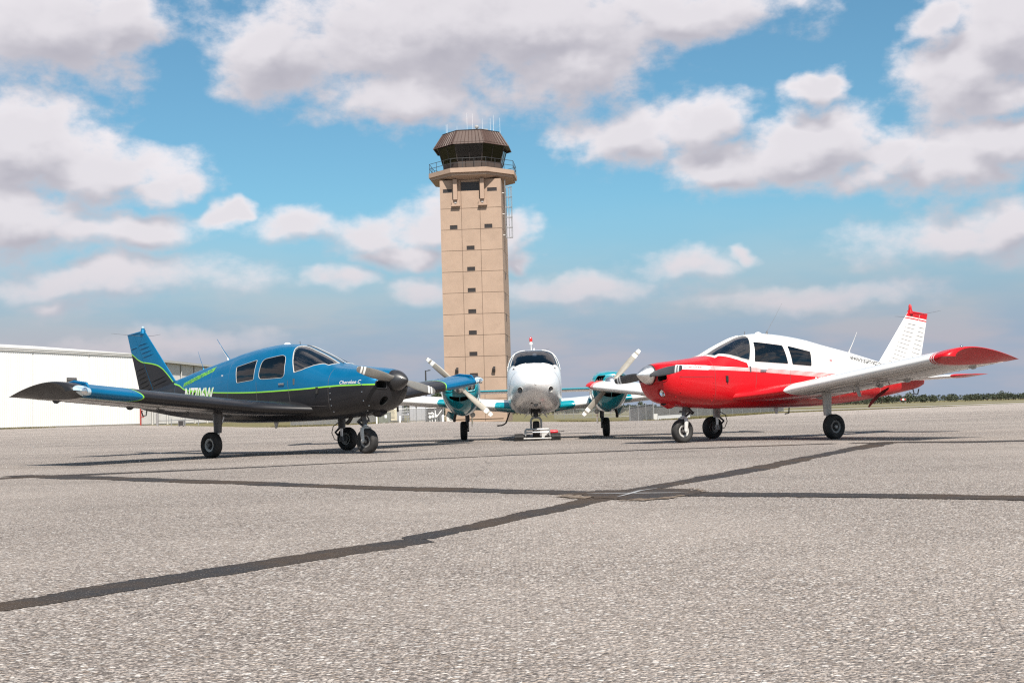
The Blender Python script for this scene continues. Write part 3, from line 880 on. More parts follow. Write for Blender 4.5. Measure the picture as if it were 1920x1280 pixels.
# ================================================================ hangars
mat('white_cladding', (0.80, 0.79, 0.775), 0.5, var=0.02, vscale=0.6)
mat('roof_white', (0.504, 0.4968, 0.4824), 0.5, var=0.05)
mat('grey_cladding', (0.56, 0.545, 0.53), 0.6, var=0.04, vscale=0.5)
mat('safety_red', (0.288, 0.036, 0.0288), 0.5, var=0.1)
mat('cream_paint', (0.504, 0.4464, 0.3168), 0.6, var=0.05)
mat('utility_green', (0.0972, 0.108, 0.0684), 0.6, var=0.08)
mat('tank_grey', (0.3024, 0.3024, 0.3168), 0.6, var=0.06)
mat('fence_grey', (0.216, 0.2088, 0.2088), 0.6, var=0.1)
mat('fence_slat', (0.1512, 0.1476, 0.144), 0.7, var=0.15, vscale=0.7)
def mesh_fence_material():
    m = bpy.data.materials.new('chain_link'); m.use_nodes = True
    t = m.node_tree; t.nodes.clear(); g = G(t); o = g.new('ShaderNodeOutputMaterial')
    x, y, z = g.sep(g.new('ShaderNodeTexCoord').outputs['Object'])
    a = g.m('FRACT', g.m('MULTIPLY', g.m('ADD', x, z), 10.0)); b = g.m('FRACT', g.m('MULTIPLY', g.m('SUBTRACT', x, z), 10.0))
    w = g.m('MAXIMUM', g.m('LESS_THAN', a, 0.14), g.m('LESS_THAN', b, 0.14))
    tr = g.new('ShaderNodeBsdfTransparent'); d = g.new('ShaderNodeBsdfPrincipled')
    d.inputs['Base Color'].default_value = (.33, .33, .33, 1); d.inputs['Metallic'].default_value = .5; d.inputs['Roughness'].default_value = .5
    mx = g.new('ShaderNodeMixShader'); t.links.new(w, mx.inputs[0]); t.links.new(tr.outputs[0], mx.inputs[1]); t.links.new(d.outputs[0], mx.inputs[2]); t.links.new(mx.outputs[0], o.inputs[0])
    MATS['chain_link'] = m
mesh_fence_material()

def ribbed(mb, L, H, depth=0.035, pitch=0.3, slope=0.0):
    """trapezoidal metal sheet along +x, facing -y, from z=0 to H (+slope along x)"""
    n = int(L / pitch); prof = []
    for i in range(n):
        x = i * pitch
        prof += [(x, 0), (x + pitch * .62, 0), (x + pitch * .70, -depth), (x + pitch * .92, -depth)]
    prof.append((n * pitch, 0))
    vs = [(x, y, 0) for x, y in prof] + [(x, y, H + slope * x) for x, y in prof]
    k = len(prof)
    mb.add(vs, [(i, i + 1, k + i + 1, k + i) for i in range(k - 1)])
    return n * pitch
# near hangar: its long side recedes to the right
A, B = Vector((-66.5, 80.5, 0)), Vector((-42.3, 145, 0))
d = (B - A); L = d.length; ang = math.atan2(d.y, d.x)
hz = terrain(-45, 130)
hang = thing('hangar', 'long white ribbed metal hangar behind the blue plane', 'hangar', (A.x, A.y, hz - 0.05), ang)
Hh = 8.05
n_sheet = 8; sl = L / n_sheet
for i in range(n_sheet):
    mb = MB(); w = ribbed(mb, sl - 0.02, Hh - 0.35, 0.020, 0.30)
    o = mb.build('wall_sheet', 'white_cladding', hang, Matrix.Translation((i * sl, 0, 0.2)), smooth=False)
mb = MB(); mb.bbox((0, 0.03, 0), (L - .05, 30, Hh - 0.20)); mb.build('wall', 'white_cladding', hang, smooth=False)
mb = MB(); mb.bbox((0, -0.07, -0.2), (L, 0.0, 0.19)); mb.build('base_course', 'concrete', hang, smooth=False)
mb = MB()
mb.add([(-0.2, -0.16, Hh), (L + .2, -0.16, Hh), (L + .2, 15, Hh + 1.6), (-.2, 15, Hh + 1.6), (L + .2, 30.3, Hh), (-.2, 30.3, Hh),
        (-0.2, -0.16, Hh - .16), (L + .2, -0.16, Hh - .16), (L + .2, 30.3, Hh - .16), (-.2, 30.3, Hh - .16)],
       [(0, 1, 2, 3), (3, 2, 4, 5), (6, 7, 1, 0), (7, 8, 4, 2, 1), (9, 6, 0, 3, 5), (8, 9, 5, 4), (6, 9, 8, 7)])
mb.build('roof', 'roof_white', hang, smooth=False)
mb = MB(); mb.bbox((0, -0.12, Hh - 0.30), (L, -0.04, Hh - 0.165)); mb.build('gutter', 'white_cladding', hang, smooth=False)
wx = (at(134, 712, 132).x - A.x) / (d.x / L)
def along(px):                                           # distance along the wall where this direction meets it
    r = ray(px, 750); t = (A.x * d.y - A.y * d.x) / (r.x * d.y - r.y * d.x)
    return ((r.x * t - A.x) * d.x + (r.y * t - A.y) * d.y) / L
s = along(134); mb = MB(); mb.bbox((s - .75, -0.10, 4.2), (s + .75, -0.045, 5.2)); mb.build('vent', 'louvre_dark', hang, smooth=False)
mb = MB()
for k in range(6): mb.bbox((s - .7, -0.14, 4.27 + .15 * k), (s + .7, -0.101, 4.34 + .15 * k))
mb.build('vent_slats', 'fence_grey', hang, smooth=False)
s = L - 0.35; mb = MB()
mb.tube([(s, -0.28, 0), (s, -0.28, 4.4)], .09, 8); mb.tube([(s, -0.28, .9), (s + .4, -0.4, .9), (s + .4, -.4, 1.15)], .05, 8); mb.tube([(s, -.28, 1.6), (s + .3, -.35, 1.6)], .05, 8)
tag(mb.build('standpipe', 'safety_red', hang), None)
# second hangar behind, set a little back
A2, B2 = at(255, 790, 150), at(470, 790, 196); A2.z = B2.z = 0
d2 = B2 - A2; L2 = d2.length; hz2 = terrain(A2.x, 160)
hang2 = thing('hangar', 'grey-white hangar with wide wall bays between the blue tail and cabin', 'hangar', (A2.x, A2.y, hz2 - .05), math.atan2(d2.y, d2.x))
H2 = (at(310, 675, 158).z - hz2)
nb = 9
for i in range(nb):
    mb = MB(); ribbed(mb, L2 / nb - .04, H2 - .4, .03, .3)
    mb.build('wall_sheet', 'grey_cladding', hang2, Matrix.Translation((i * L2 / nb + .02, 0, 0.1)), smooth=False)
    mb = MB(); mb.bbox((i * L2 / nb - .1, -.16, 0), (i * L2 / nb + .1, -.045, H2 - .3)); mb.build('column', 'roof_white', hang2, smooth=False)
mb = MB(); mb.bbox((0, .04, 0), (L2, 26, H2 - .2)); mb.build('wall', 'grey_cladding', hang2, smooth=False)
mb = MB(); mb.bbox((-.3, -.4, H2 - .19), (L2 + .3, 26.2, H2 + .1)); mb.build('roof', 'roof_white', hang2, smooth=False)

# ================================================================ yard between hangars and tower
def gz(x, y): return terrain(x, y)
def stand(px, py, y):
    p = at(px, py, y); return Vector((p.x, y, gz(p.x, y)))
def chain_fence(name, label, px0, px1, y0, y1, h, posts, slats=None, top_h=None):
    a, b = stand(px0, 780, y0), stand(px1, 780, y1)
    dv = Vector((b.x - a.x, b.y - a.y, 0)); LL = dv.length
    t = thing(name, label, 'fence', (a.x, a.y, min(a.z, b.z) - .05), math.atan2(dv.y, dv.x))
    h1 = top_h or h
    for i in range(posts + 1):
        x = LL * i / posts; hh = h + (h1 - h) * i / posts
        mb = MB(); mb.tube([(x, 0, 0), (x, 0, hh + .12)], .04, 8); mb.lathe([(0, .045), (.05, .05), (.09, .01)], (x, 0, hh + .12), (0, 0, 1), 8); mb.build('fence_post', 'galvanised', t)
        if i < posts:
            x2 = LL * (i + 1) / posts; hb = h + (h1 - h) * (i + 1) / posts
            mb = MB(); mb.tube([(x, 0, hh), (x2, 0, hb)], .028, 6); mb.build('top_rail', 'galvanised', t)
            mb = MB(); mb.add([(x, .03, .06), (x2, .03, .06), (x2, .03, hb), (x, .03, hh)], [(0, 1, 2, 3)]); mb.add([(x, .034, .06), (x2, .034, .06), (x2, .034, hb), (x, .034, hh)], [(3, 2, 1, 0)])
            mb.build('wire_mesh', 'chain_link', t, smooth=False, fix=False)
            if slats:
                n = int((x2 - x) / slats)
                for q in range(n):
                    xa = x + (x2 - x) * q / n; hs = hh + (hb - hh) * q / n
                    mb = MB(); mb.bbox((xa + .01, .055, .08), (xa + (x2 - x) / n - .015, .075, hs - .05 - 0.04 * random.random()))
                    mb.build('slat', 'fence_slat', t, smooth=False)
    return t
chain_fence('chain_link_fence', 'plain chain link fence in front of the cream generator and grey tank', 712, 832, 137, 137.5, 1.55, 7)
chain_fence('chain_link_fence', 'long slatted fence seen under the blue plane belly', 545, 704, 148, 150, 1.5, 9, slats=0.32)
chain_fence('chain_link_fence', 'tall grey slatted fence panel left of the red plane nose wheel', 1181, 1225, 128, 140, 1.55, 3, slats=0.30, top_h=1.85)
chain_fence('chain_link_fence', 'low grey slatted fence running behind the red plane nose gear', 1226, 1470, 172, 262, 1.65, 12, slats=0.6)
chain_fence('chain_link_fence', 'far chain link fence between the white twin nose and its right engine', 1040, 1180, 210, 215, 1.6, 8)

def block(name, label, cat, px0, px1, pyt, y, depth, material, pyb=788, group=None):
    a = stand(px0, pyb, y); b = stand(px1, pyb, y); zt = at((px0 + px1) / 2, pyt, y).z
    t = thing(name, label, cat, ((a.x + b.x) / 2, y + depth / 2, a.z - .05), 0, group)
    return t, b.x - a.x, zt - a.z + .05
# transformer
t, w, h = block('transformer_box', 'squat green utility transformer box beside the fence', 'transformer', 709, 731, 772.5, 139.5, 1.2, 'utility_green')
mb = MB(); mb.bbox((-w / 2 - .15, -.75, 0), (w / 2 + .15, .75, .12)); mb.build('pad', 'concrete', t, smooth=False)
mb = MB(); mb.bbox((-w / 2, -.6, .122), (w / 2, .6, h * .9)); mb.add([(-w / 2 - .03, -.63, h * .9 + .002), (w / 2 + .03, -.63, h * .9 + .002), (w / 2 + .03, .63, h * .9 + .002), (-w / 2 - .03, .63, h * .9 + .002), (-w / 2, .6, h), (w / 2, .6, h)], [(0, 1, 5, 4), (0, 3, 2, 1), (3, 4, 5, 2), (0, 4, 3), (1, 2, 5)])
mb.build('cabinet', 'utility_green', t, smooth=False)
mb = MB(); mb.bbox((.08, -.625, h * .5), (.34, -.602, h * .75)); mb.build('warning_plate', 'white_paint', t, smooth=False)
mb = MB(); mb.bbox((-.012, -.615, .16), (.012, -.602, h * .88)); mb.build('door_gap', 'louvre_dark', t, smooth=False)
# generator
t, w, h = block('generator_enclosure', 'tall cream generator enclosure with louvres behind the green transformer', 'generator', 725, 754, 756, 143, 3.0, 'cream_paint')
mb = MB(); mb.bbox((-w / 2 - .1, -1.5, 0), (w / 2 + .1, 1.5, .3)); mb.build('skid', 'louvre_dark', t, smooth=False)
mb = MB(); mb.bbox((-w / 2, -1.45, .302), (w / 2 * .35, 1.4, h)); mb.build('housing', 'cream_paint', t, smooth=False)
mb = MB(); mb.bbox((w / 2 * .36, -1.40, .302), (w / 2, 1.4, h - .02)); mb.build('end_cabinet', 'tank_grey', t, smooth=False)
mb = MB()
for k in range(9): mb.bbox((-w * .33, -1.50, .6 + k * (h - 1.0) / 9), (w * .02, -1.452, .6 + (k + .6) * (h - 1.0) / 9))
mb.build('louvre', 'cream_paint', t, smooth=False)
# platform
t, w, h = block('access_platform', 'grey steel access platform with handrail beside the cream generator', 'platform', 753, 768, 771, 141, 1.2, 'galvanised')
mb = MB(); mb.bbox((-w / 2, -.5, .55), (w / 2, .5, .62)); mb.build('deck', 'galvanised', t, smooth=False)
for sx in (-1, 1):
    for sy in (-1, 1):
        mb = MB(); mb.tube([(sx * w * .46, sy * .46, 0), (sx * w * .46, sy * .46, h)], .03, 6); mb.build('post', 'galvanised', t)
for z in (h - .02, h * .72):
    mb = MB(); mb.tube([(-w * .46, -.46, z), (w * .46, -.46, z), (w * .46, .46, z), (-w * .46, .46, z)], .024, 6); mb.build('hand_rail', 'galvanised', t)
# storage tank
t, w, h = block('fuel_tank', 'pale grey box shaped storage tank left of the tower foot', 'tank', 768, 799, 759.5, 142, 2.4, 'tank_grey')
mb = MB(); mb.bbox((-w / 2 + .1, -1.1, 0), (w / 2 - .1, 1.1, .2)); mb.build('plinth', 'concrete', t, smooth=False)
mb = MB(); mb.loft([[(-w / 2 + .05, -1.15, z), (w / 2 - .05, -1.15, z), (w / 2, -1.1, z), (w / 2, 1.1, z), (w / 2 - .05, 1.15, z), (-w / 2 + .05, 1.15, z), (-w / 2, 1.1, z), (-w / 2, -1.1, z)] for z in (.202, h - .1)] + [[(-w / 2 + .15, -1.05, h), (w / 2 - .15, -1.05, h), (w / 2 - .1, -1.0, h), (w / 2 - .1, 1.0, h), (w / 2 - .15, 1.05, h), (-w / 2 + .15, 1.05, h), (-w / 2 + .1, 1.0, h), (-w / 2 + .1, -1.0, h)]])
mb.build('tank_body', 'tank_grey', t, sharp=20)
for q in (-.25, .25): mb = MB(); mb.bbox((w * q - .02, -1.19, .25), (w * q + .02, -1.152, h - .2)); mb.build('rib', 'tank_grey', t, smooth=False)
mb = MB(); mb.tube([(w * .2, 0, h), (w * .2, 0, h + .25)], .06, 8); mb.build('vent_pipe', 'galvanised', t)
# pipework in front of a dark screen
t, w, h = block('pipe_manifold', 'white pipes and valves in front of a dark screen by the tower foot', 'pipework', 800, 831, 764, 140.5, 1.0, 'louvre_dark')
mb = MB(); mb.bbox((-w / 2, .35, .05), (w / 2, .42, h)); mb.build('screen', 'louvre_dark', t, smooth=False)
for k, x in enumerate((-.32, -.18, .02, .12, .30)):
    mb = MB(); mb.tube([(x * w, 0, 0), (x * w, 0, h * (.62 + .1 * (k % 3)))], .05, 8); mb.build('riser', 'white_paint' if k < 3 else 'galvanised', t)
mb = MB(); mb.tube([(-.4 * w, -.1, .9), (-.1 * w, -.1, .9), (.1 * w, -.1, .5), (.42 * w, -.1, 1.25)], .06, 8); mb.build('cross_pipe', 'white_paint', t)
for x in (-.30, -.12, .05): mb = MB(); mb.lathe([(0, .04), (.02, .16), (.06, .16), (.08, .04)], (x * w, -.16, .62 + x * .3), (0, -1, 0), 12); mb.build('valve_wheel', 'white_paint', t)
# bollards
for k, (px, lab) in enumerate(((706.5, 'short white bollard left of the green transformer'), (750, 'white bollard in front of the cream generator'), (830.5, 'wide white bollard at the left foot of the tower'))):
    p = stand(px, 788, 136.0); mb = MB(); r = .07 if k < 2 else .13; hb = 0.75
    mb.lathe([(0, r), (hb - .08, r), (hb - .03, r * .85), (hb, r * .35)], (0, 0, 0), (0, 0, 1), 14)
    o = mb.build('bollard', 'white_paint'); o.location = (p.x, p.y, p.z - .04); tag(o, lab, 'bollard', 'bollards by the utility yard')
# air conditioner at the tower foot
p = stand(846, 788, 139.5)
t = thing('condenser_unit', 'cream air conditioner condenser with round fan at the tower foot', 'air conditioner', (p.x, p.y, p.z - .04))
mb = MB(); mb.bbox((-.48, -.2, .06), (.48, .2, .86)); mb.build('casing', 'roof_white', t, smooth=False)
mb = MB(); mb.lathe([(0, .30), (.03, .31), (.035, .24)], (.08, -.202, .46), (0, -1, 0), 20); mb.build('fan_grille', 'fence_grey', t)
mb = MB(); mb.lathe([(0, .09), (.03, .08), (.05, .03)], (.08, -.24, .46), (0, -1, 0), 12); mb.build('hub', 'roof_white', t)
for x in (-.38, .38): mb = MB(); mb.bbox((x - .05, -.2, 0), (x + .05, .2, .058)); mb.build('foot', 'louvre_dark', t, smooth=False)
# box and barrier by the second hangar
p = stand(340, 797, 128); t = thing('electrical_cabinet', 'small dark grey cabinet on the apron under the blue wing', 'cabinet', (p.x, p.y, p.z - .03))
mb = MB(); mb.bbox((-.28, -.2, .08), (.28, .2, .62)); mb.build('casing', 'fence_grey', t, smooth=False)
mb = MB(); mb.bbox((-.24, -.215, .13), (.24, -.202, .58)); mb.build('door', 'louvre_dark', t, smooth=False)
for x in (-.2, .2): mb = MB(); mb.bbox((x - .04, -.15, 0), (x + .04, .15, .078)); mb.build('foot', 'black_iron', t, smooth=False)
a, b = stand(295, 797, 126), stand(372, 795, 130); t = thing('barrier_rail', 'low grey pipe barrier standing on the apron beneath the blue wing', 'barrier', (a.x, a.y, a.z - .03), math.atan2(b.y - a.y, b.x - a.x)); LL = (b - a).length
for q in range(4): mb = MB(); mb.tube([(LL * q / 3, 0, 0), (LL * q / 3, 0, .75 if q else 1.3)], .05 if q else .12, 8); mb.build('post', 'galvanised' if q else 'fence_grey', t)
mb = MB(); mb.tube([(0, 0, .55), (LL, 0, .55)], .035, 8); mb.build('rail', 'galvanised', t)
# lamp pole
p = stand(800, 780, 175); zt = at(800, 693.5, 175).z
t = thing('lamp_pole', 'dark lamp pole with flat head rising behind the blue plane wing', 'lamp pole', (p.x, p.y, p.z - .05))
hh = zt - p.z
mb = MB(); mb.tube([(0, 0, 0), (0, 0, hh)], [.14, .10], 10); mb.build('pole', 'black_iron', t)
mb = MB(); mb.tube([(0, 0, hh - .08), (.5, 0, hh - .02)], .05, 8); mb.bbox((.3, -.16, hh - .06), (.95 - .4 + .12, .16, hh + .06)); mb.build('lamp_head', 'black_iron', t, smooth=False)
# white concrete road barrier on the right
a, b = stand(1229, 781, 150), stand(1292, 779, 176)
t = thing('guard_barrier', 'long low white barrier behind the red plane nose gear', 'barrier', (a.x, a.y, a.z - .05), math.atan2(b.y - a.y, b.x - a.x)); LL = (b - a).length
mb = MB(); mb.prism([(-.18, 0), (.18, 0), (.10, .28), (.06, .5), (-.06, .5), (-.10, .28)], lambda u, v: (0, u, v), lambda u, v: (LL, u, v)); mb.build('beam', 'roof_white', t, smooth=False)
mb = MB(); mb.bbox((-.5, -.3, 0), (-.02, .3, .75)); mb.build('end_block', 'roof_white', t, smooth=False)
# striped distant structure among the trees
p = stand(1693, 748, 640)
t = thing('airfield_hut', 'tiny red and white hut far off before the right-hand trees', 'hut', (p.x, p.y, p.z))
for k in range(3): mb = MB(); mb.bbox((-1.3 + .87 * k, -.6, 1.7), (-.44 + .87 * k, .6, 2.7)); mb.build('panel', 'safety_red' if k != 1 else 'white_paint', t, smooth=False)
for x in (-1.1, 1.1): mb = MB(); mb.bbox((x - .1, -.1, 0), (x + .1, .1, 1.698)); mb.build('leg', 'fence_grey', t, smooth=False)

# ================================================================ trees
def leaf_material(name, c1, c2):
    m = bpy.data.materials.new(name); m.use_nodes = True
    t = m.node_tree; g = G(t); b = t.nodes['Principled BSDF']
    n = g.noise(g.new('ShaderNodeTexCoord').outputs['Object'], 0.5, 4, 0.6)
    t.links.new(g.mix(g.smooth(n, .3, .7), (*c1, 1), (*c2, 1)), b.inputs['Base Color']); b.inputs['Roughness'].default_value = .8
    MATS[name] = m
leaf_material('far_leaves', (0.022, 0.030, 0.016), (0.045, 0.055, 0.030))
leaf_material('near_leaves', (0.022, 0.034, 0.014), (0.05, 0.07, 0.028))
mat('bark', (0.11, 0.085, 0.065), 0.9, var=.2)
def crown_faces(mb, c, r, hgt, n, size, rnd):
    for _ in range(n):
        while True:
            v = Vector((rnd.uniform(-1, 1), rnd.uniform(-1, 1), rnd.uniform(-1, 1)))
            if .25 < v.length < 1: break
        p = Vector((c[0] + v.x * r * (1 - .25 * v.z), c[1] + v.y * r, c[2] + v.z * hgt))
        a = Vector((rnd.gauss(0, 1), rnd.gauss(0, 1), rnd.gauss(0, .6))).normalized() * size * rnd.uniform(.6, 1.4)
        b = a.orthogonal().normalized(); b.rotate(Matrix.Rotation(rnd.uniform(0, 6.28), 3, a.normalized())); b *= size * rnd.uniform(.5, 1.1)
        mb.add([p - a - b * .4, p + b - a * .2, p + a + b * .3, p - b + a * .2], [(0, 1, 2, 3)])
rnd = random.Random(11)
def wood(name, label, x0, x1, y0, y1, h0, h1, count, size):
    mb = MB()
    for k in range(count):
        u = (k + rnd.uniform(-.6, .6)) / count
        x = x0 + (x1 - x0) * u; y = y0 + (y1 - y0) * u + rnd.uniform(-12, 40)
        hh = rnd.uniform(h0, h1) * (1.35 if rnd.random() < .07 else 1)
        z = terrain(x, y) - .05
        mb.tube([(x, y, z), (x + rnd.uniform(-.3, .3), y, z + hh * .6)], [.16, .08], 5, mi=1)
        crown_faces(mb, (x, y, z + hh * .56), hh * rnd.uniform(.42, .62), hh * .44, 70, size * hh, rnd)
    o = mb.build(name, ['far_leaves', 'bark'], smooth=False, fix=False)
    return tag(o, label, 'trees', kind='stuff')
wood('tree_line', 'dark green line of far trees along the horizon on the right', 215, 640, 850, 1180, 4.2, 5.8, 420, .095)
wood('tree_line', 'low distant trees behind the slatted fence at centre right', 20, 235, 560, 830, 2.6, 4.0, 260, .10)
wood('tree_line', 'far trees low behind the white twin aircraft', -60, 30, 480, 560, 3.2, 4.6, 90, .10)
def tree(label, px, y, h, seed):
    rnd = random.Random(seed); p = stand(px, 780, y)
    t = thing('tree', label, 'tree', (p.x, p.y, p.z - .05), 0, 'trees behind the utility yard')
    mb = MB(); mb.tube([(0, 0, 0), (.1, 0, h * .3), (.05, .1, h * .62)], [.22, .16, .07], 8)
    for k in range(5):
        a = k * 1.3; mb.tube([(.08, .03, h * (.28 + .05 * k)), (math.cos(a) * h * .24, math.sin(a) * h * .24, h * (.55 + .05 * k))], [.08, .03], 6)
    mb.build('trunk', 'bark', t)
    mb = MB()
    for k in range(9): crown_faces(mb, (rnd.uniform(-.28, .28) * h, rnd.uniform(-.28, .28) * h, h * rnd.uniform(.45, .82)), h * rnd.uniform(.14, .24), h * rnd.uniform(.10, .17), 170, .035 * h, rnd)
    mb.build('crown', 'near_leaves', t, smooth=False, fix=False)
tree('dark leafy tree showing between the blue prop blade and teal engine', 820, 205, 4.6, 3)
tree('dark leafy tree low behind the cream generator', 735, 215, 4.0, 4)
tree('dark rounded tree behind the grey storage tank', 772, 210, 3.6, 5)
# rough grass at the pavement edges
def tufts(name, label, spots):
    mb = MB(); rnd = random.Random(5)
    for (x0, y0, x1, y1, n, h) in spots:
        for _ in range(n):
            u = rnd.random(); x = x0 + (x1 - x0) * u + rnd.uniform(-.1, .1); y = y0 + (y1 - y0) * u + rnd.uniform(.1, 7)
            z = terrain(x, y) - .06; hh = h * rnd.uniform(.5, 1.3); a = rnd.uniform(0, PI)
            dx, dy = math.cos(a) * .06, math.sin(a) * .06
            mb.add([(x - dx, y - dy, z), (x + dx, y + dy, z), (x + rnd.uniform(-.08, .08), y + rnd.uniform(-.08, .08), z + hh)], [(0, 1, 2)])
    return tag(mb.build(name, 'dry_grass', smooth=False, fix=False), label, 'grass', kind='stuff')
tufts('grass_verge', 'dry yellow green grass along the far edge of the apron', [(-60, 95, -44, 117, 2500, .20), (-26, 134.5, -12, 138.5, 2600, .22), (5, 140.5, 15.2, 132, 2200, .2), (15.5, 132.5, 42, 208, 5000, .22), (42, 208, 90, 262, 3500, .2)])

# ================================================================ aircraft materials
mat('paint_blue', (0.0, 0.15, 0.315), 0.34, metal=0.5, coat=0.25, var=0.06, vscale=2.0, bump=.0012, bscale=3.5)
mat('paint_graphite', (0.012, 0.0115, 0.0135), 0.42, metal=0.1, coat=0.2, var=0.10, vscale=2.0, spec=.4, dirt=((0.03, 0.027, 0.025), 3.0, .55, .35), bump=.0012, bscale=3.5)
mat('paint_lime', (0.2016, 0.5184, 0.036), 0.4, coat=.4)
mat('letter_lime_dark', (0.1224, 0.3744, 0.036), 0.4)
mat('paint_red', (0.44, 0.0015, 0.006), 0.34, coat=0.30, var=0.04, vscale=2.0, spec=.35, bump=.0012, bscale=3.5)
mat('paint_white', (0.66, 0.65, 0.635), 0.30, coat=0.8, var=0.025, vscale=2.0, dirt=((0.60, 0.57, 0.53), 3.5, .60, .30), bump=.0012, bscale=3.5)
mat('paint_under_shade', (0.3744, 0.36, 0.342), 0.45, coat=.3, var=0.06, vscale=1.6, dirt=((0.2448, 0.2232, 0.2016), 3.0, .52, .4))  # grey of the blue wings' undersides; under white wings, shade put into colour
mat('paint_teal', (0.0, 0.20, 0.25), 0.22, coat=1.0, var=0.05, vscale=3.0, bump=.0012, bscale=3.5)
mat('paint_silver', (0.74, 0.735, 0.73), 0.32, metal=0.22, coat=0.5, var=0.01, vscale=1.0, coat_rough=.2)
mat('rubber', (0.018, 0.017, 0.017), 0.75, var=0.25, vscale=14, dirt=((0.07, 0.062, 0.055), 9.0, .5, .5), bump=.001, bscale=90)
mat('rim_white', (0.4464, 0.4392, 0.4176), 0.45, var=.1, dirt=((0.0864, 0.072, 0.0648), 12, .5, .6))
mat('rim_grey', (0.20, 0.195, 0.19), 0.45, metal=.4, var=.1)
mat('steel', (0.55, 0.55, 0.55), 0.28, metal=1.0, var=.08)
mat('polished_alloy', (0.72, 0.71, 0.70), 0.34, metal=1.0, var=.06, vscale=5)
mat('strut_grey', (0.10, 0.10, 0.105), 0.5, metal=.2, var=.1)
mat('strut_white', (0.432, 0.4248, 0.4104), 0.45, var=.06, dirt=((0.216, 0.1944, 0.1728), 8, .52, .5))
mat('blade_grey', (0.216, 0.2052, 0.1872), 0.42, metal=.3, var=.08)
mat('blade_dark', (0.085, 0.085, 0.088), 0.42, metal=.3, var=.1)
mat('blade_white', (0.75, 0.74, 0.71), 0.45, var=.05)
mat('spinner_black', (0.018, 0.018, 0.020), 0.38, coat=.3)
mat('engine_dark', (0.03, 0.028, 0.027), 0.6, metal=.3, var=.3, vscale=20)
mat('cavity', (0.012, 0.012, 0.012), 0.9)
mat('trim_pale', (0.432, 0.4248, 0.4104), 0.4, var=.05)
mat('headliner', (0.58, 0.59, 0.59), 0.9, var=.05)
mat('seat_dark', (0.13, 0.12, 0.115), 0.85, var=.1)
mat('panel_black', (0.02, 0.02, 0.022), 0.7)
mat('beacon_red', (0.55, 0.02, 0.02), 0.15, coat=1.0)
mat('lens_clear', (0.55, 0.68, 0.75), 0.06, metal=.5, coat=1.0)
mat('lamp_chrome', (0.75, 0.75, 0.75), 0.10, metal=1.0)
mat('letter_black', (0.02, 0.02, 0.02), 0.5)
mat('letter_red', (0.35, 0.02, 0.03), 0.5)
mat('seam_blend', (0.36, 0.34, 0.33), 0.6)
mat('seam_blend_blue', (0.01, 0.05, 0.10), 0.6)
mat('joint_dark', (0.05, 0.045, 0.045), 0.7)
glass('cockpit_glass', (0.82, 0.87, 0.88), 1.35, .015, 1.8)
glass('tinted_glass', (0.32, 0.315, 0.315), 1.0, .02, 1.65)
glass('twin_glass', (0.30, 0.36, 0.44), 1.0, .01, 1.6)

def naca(c, t=0.15, m=0.025, p=0.4):
    th = 5 * t * (0.2969 * math.sqrt(max(c, 0)) - 0.1260 * c - 0.3516 * c * c + 0.2843 * c ** 3 - 0.1036 * c ** 4)
    cb = m / p ** 2 * (2 * p * c - c * c) if c < p else m / (1 - p) ** 2 * ((1 - 2 * p) + 2 * p * c - c * c)
    return cb, th

def wheel(parent, c, r, w, rim_mat, n=36, tread=True, rf=0.53):
    """tyre + rim with hub, axle along y"""
    c = Vector(c); h = w / 2
    prof = [(-h * .62, r * rf), (-h * .85, r * (rf + .07)), (-h * .99, r * (.5 + rf / 2)), (-h * .93, r * .87), (-h * .72, r * .965), (-h * .40, r), (-h * .36, r * .985), (-h * .30, r * .985), (-h * .26, r),
            (0, r), (h * .26, r), (h * .30, r * .985), (h * .36, r * .985), (h * .40, r), (h * .72, r * .965), (h * .93, r * .87), (h * .99, r * (.5 + rf / 2)), (h * .85, r * (rf + .07)), (h * .62, r * rf)]
    mb = MB(); mb.lathe(prof, c, (0, 1, 0), n, caps=False)
    mb.build('tyre', 'rubber', parent)
    mb = MB()
    rp = [(-h * .60, r * rf), (-h * .66, r * rf * .94), (-h * .56, r * rf * .70), (-h * .20, r * rf * .62), (-h * .15, r * .15), (-h * .55, r * .13), (-h * .58, .0004)]
    ms = [0, 0, 0, 1, 1, 2, 2]; mb.lathe(rp, c, (0, 1, 0), n, caps=False, mis=ms); mb.lathe([(-a, b) for a, b in rp], c, (0, 1, 0), n, caps=False, mis=ms)
    mb.lathe([(-h * .58, r * rf * .99), (h * .58, r * rf * .99)], c, (0, 1, 0), n, caps=False)
    mb.build('rim', [rim_mat, 'joint_dark', 'rim_grey'], parent)
    mb = MB()
    for k in range(6):
        a = k * PI / 3
        for sgn in (-1, 1): mb.lathe([(0, .012), (.012, .012)], c + Vector((math.cos(a) * r * .27, sgn * h * .33, math.sin(a) * r * .27)), (0, sgn, 0), 6)
    mb.build('wheel_bolts', 'joint_dark', parent)

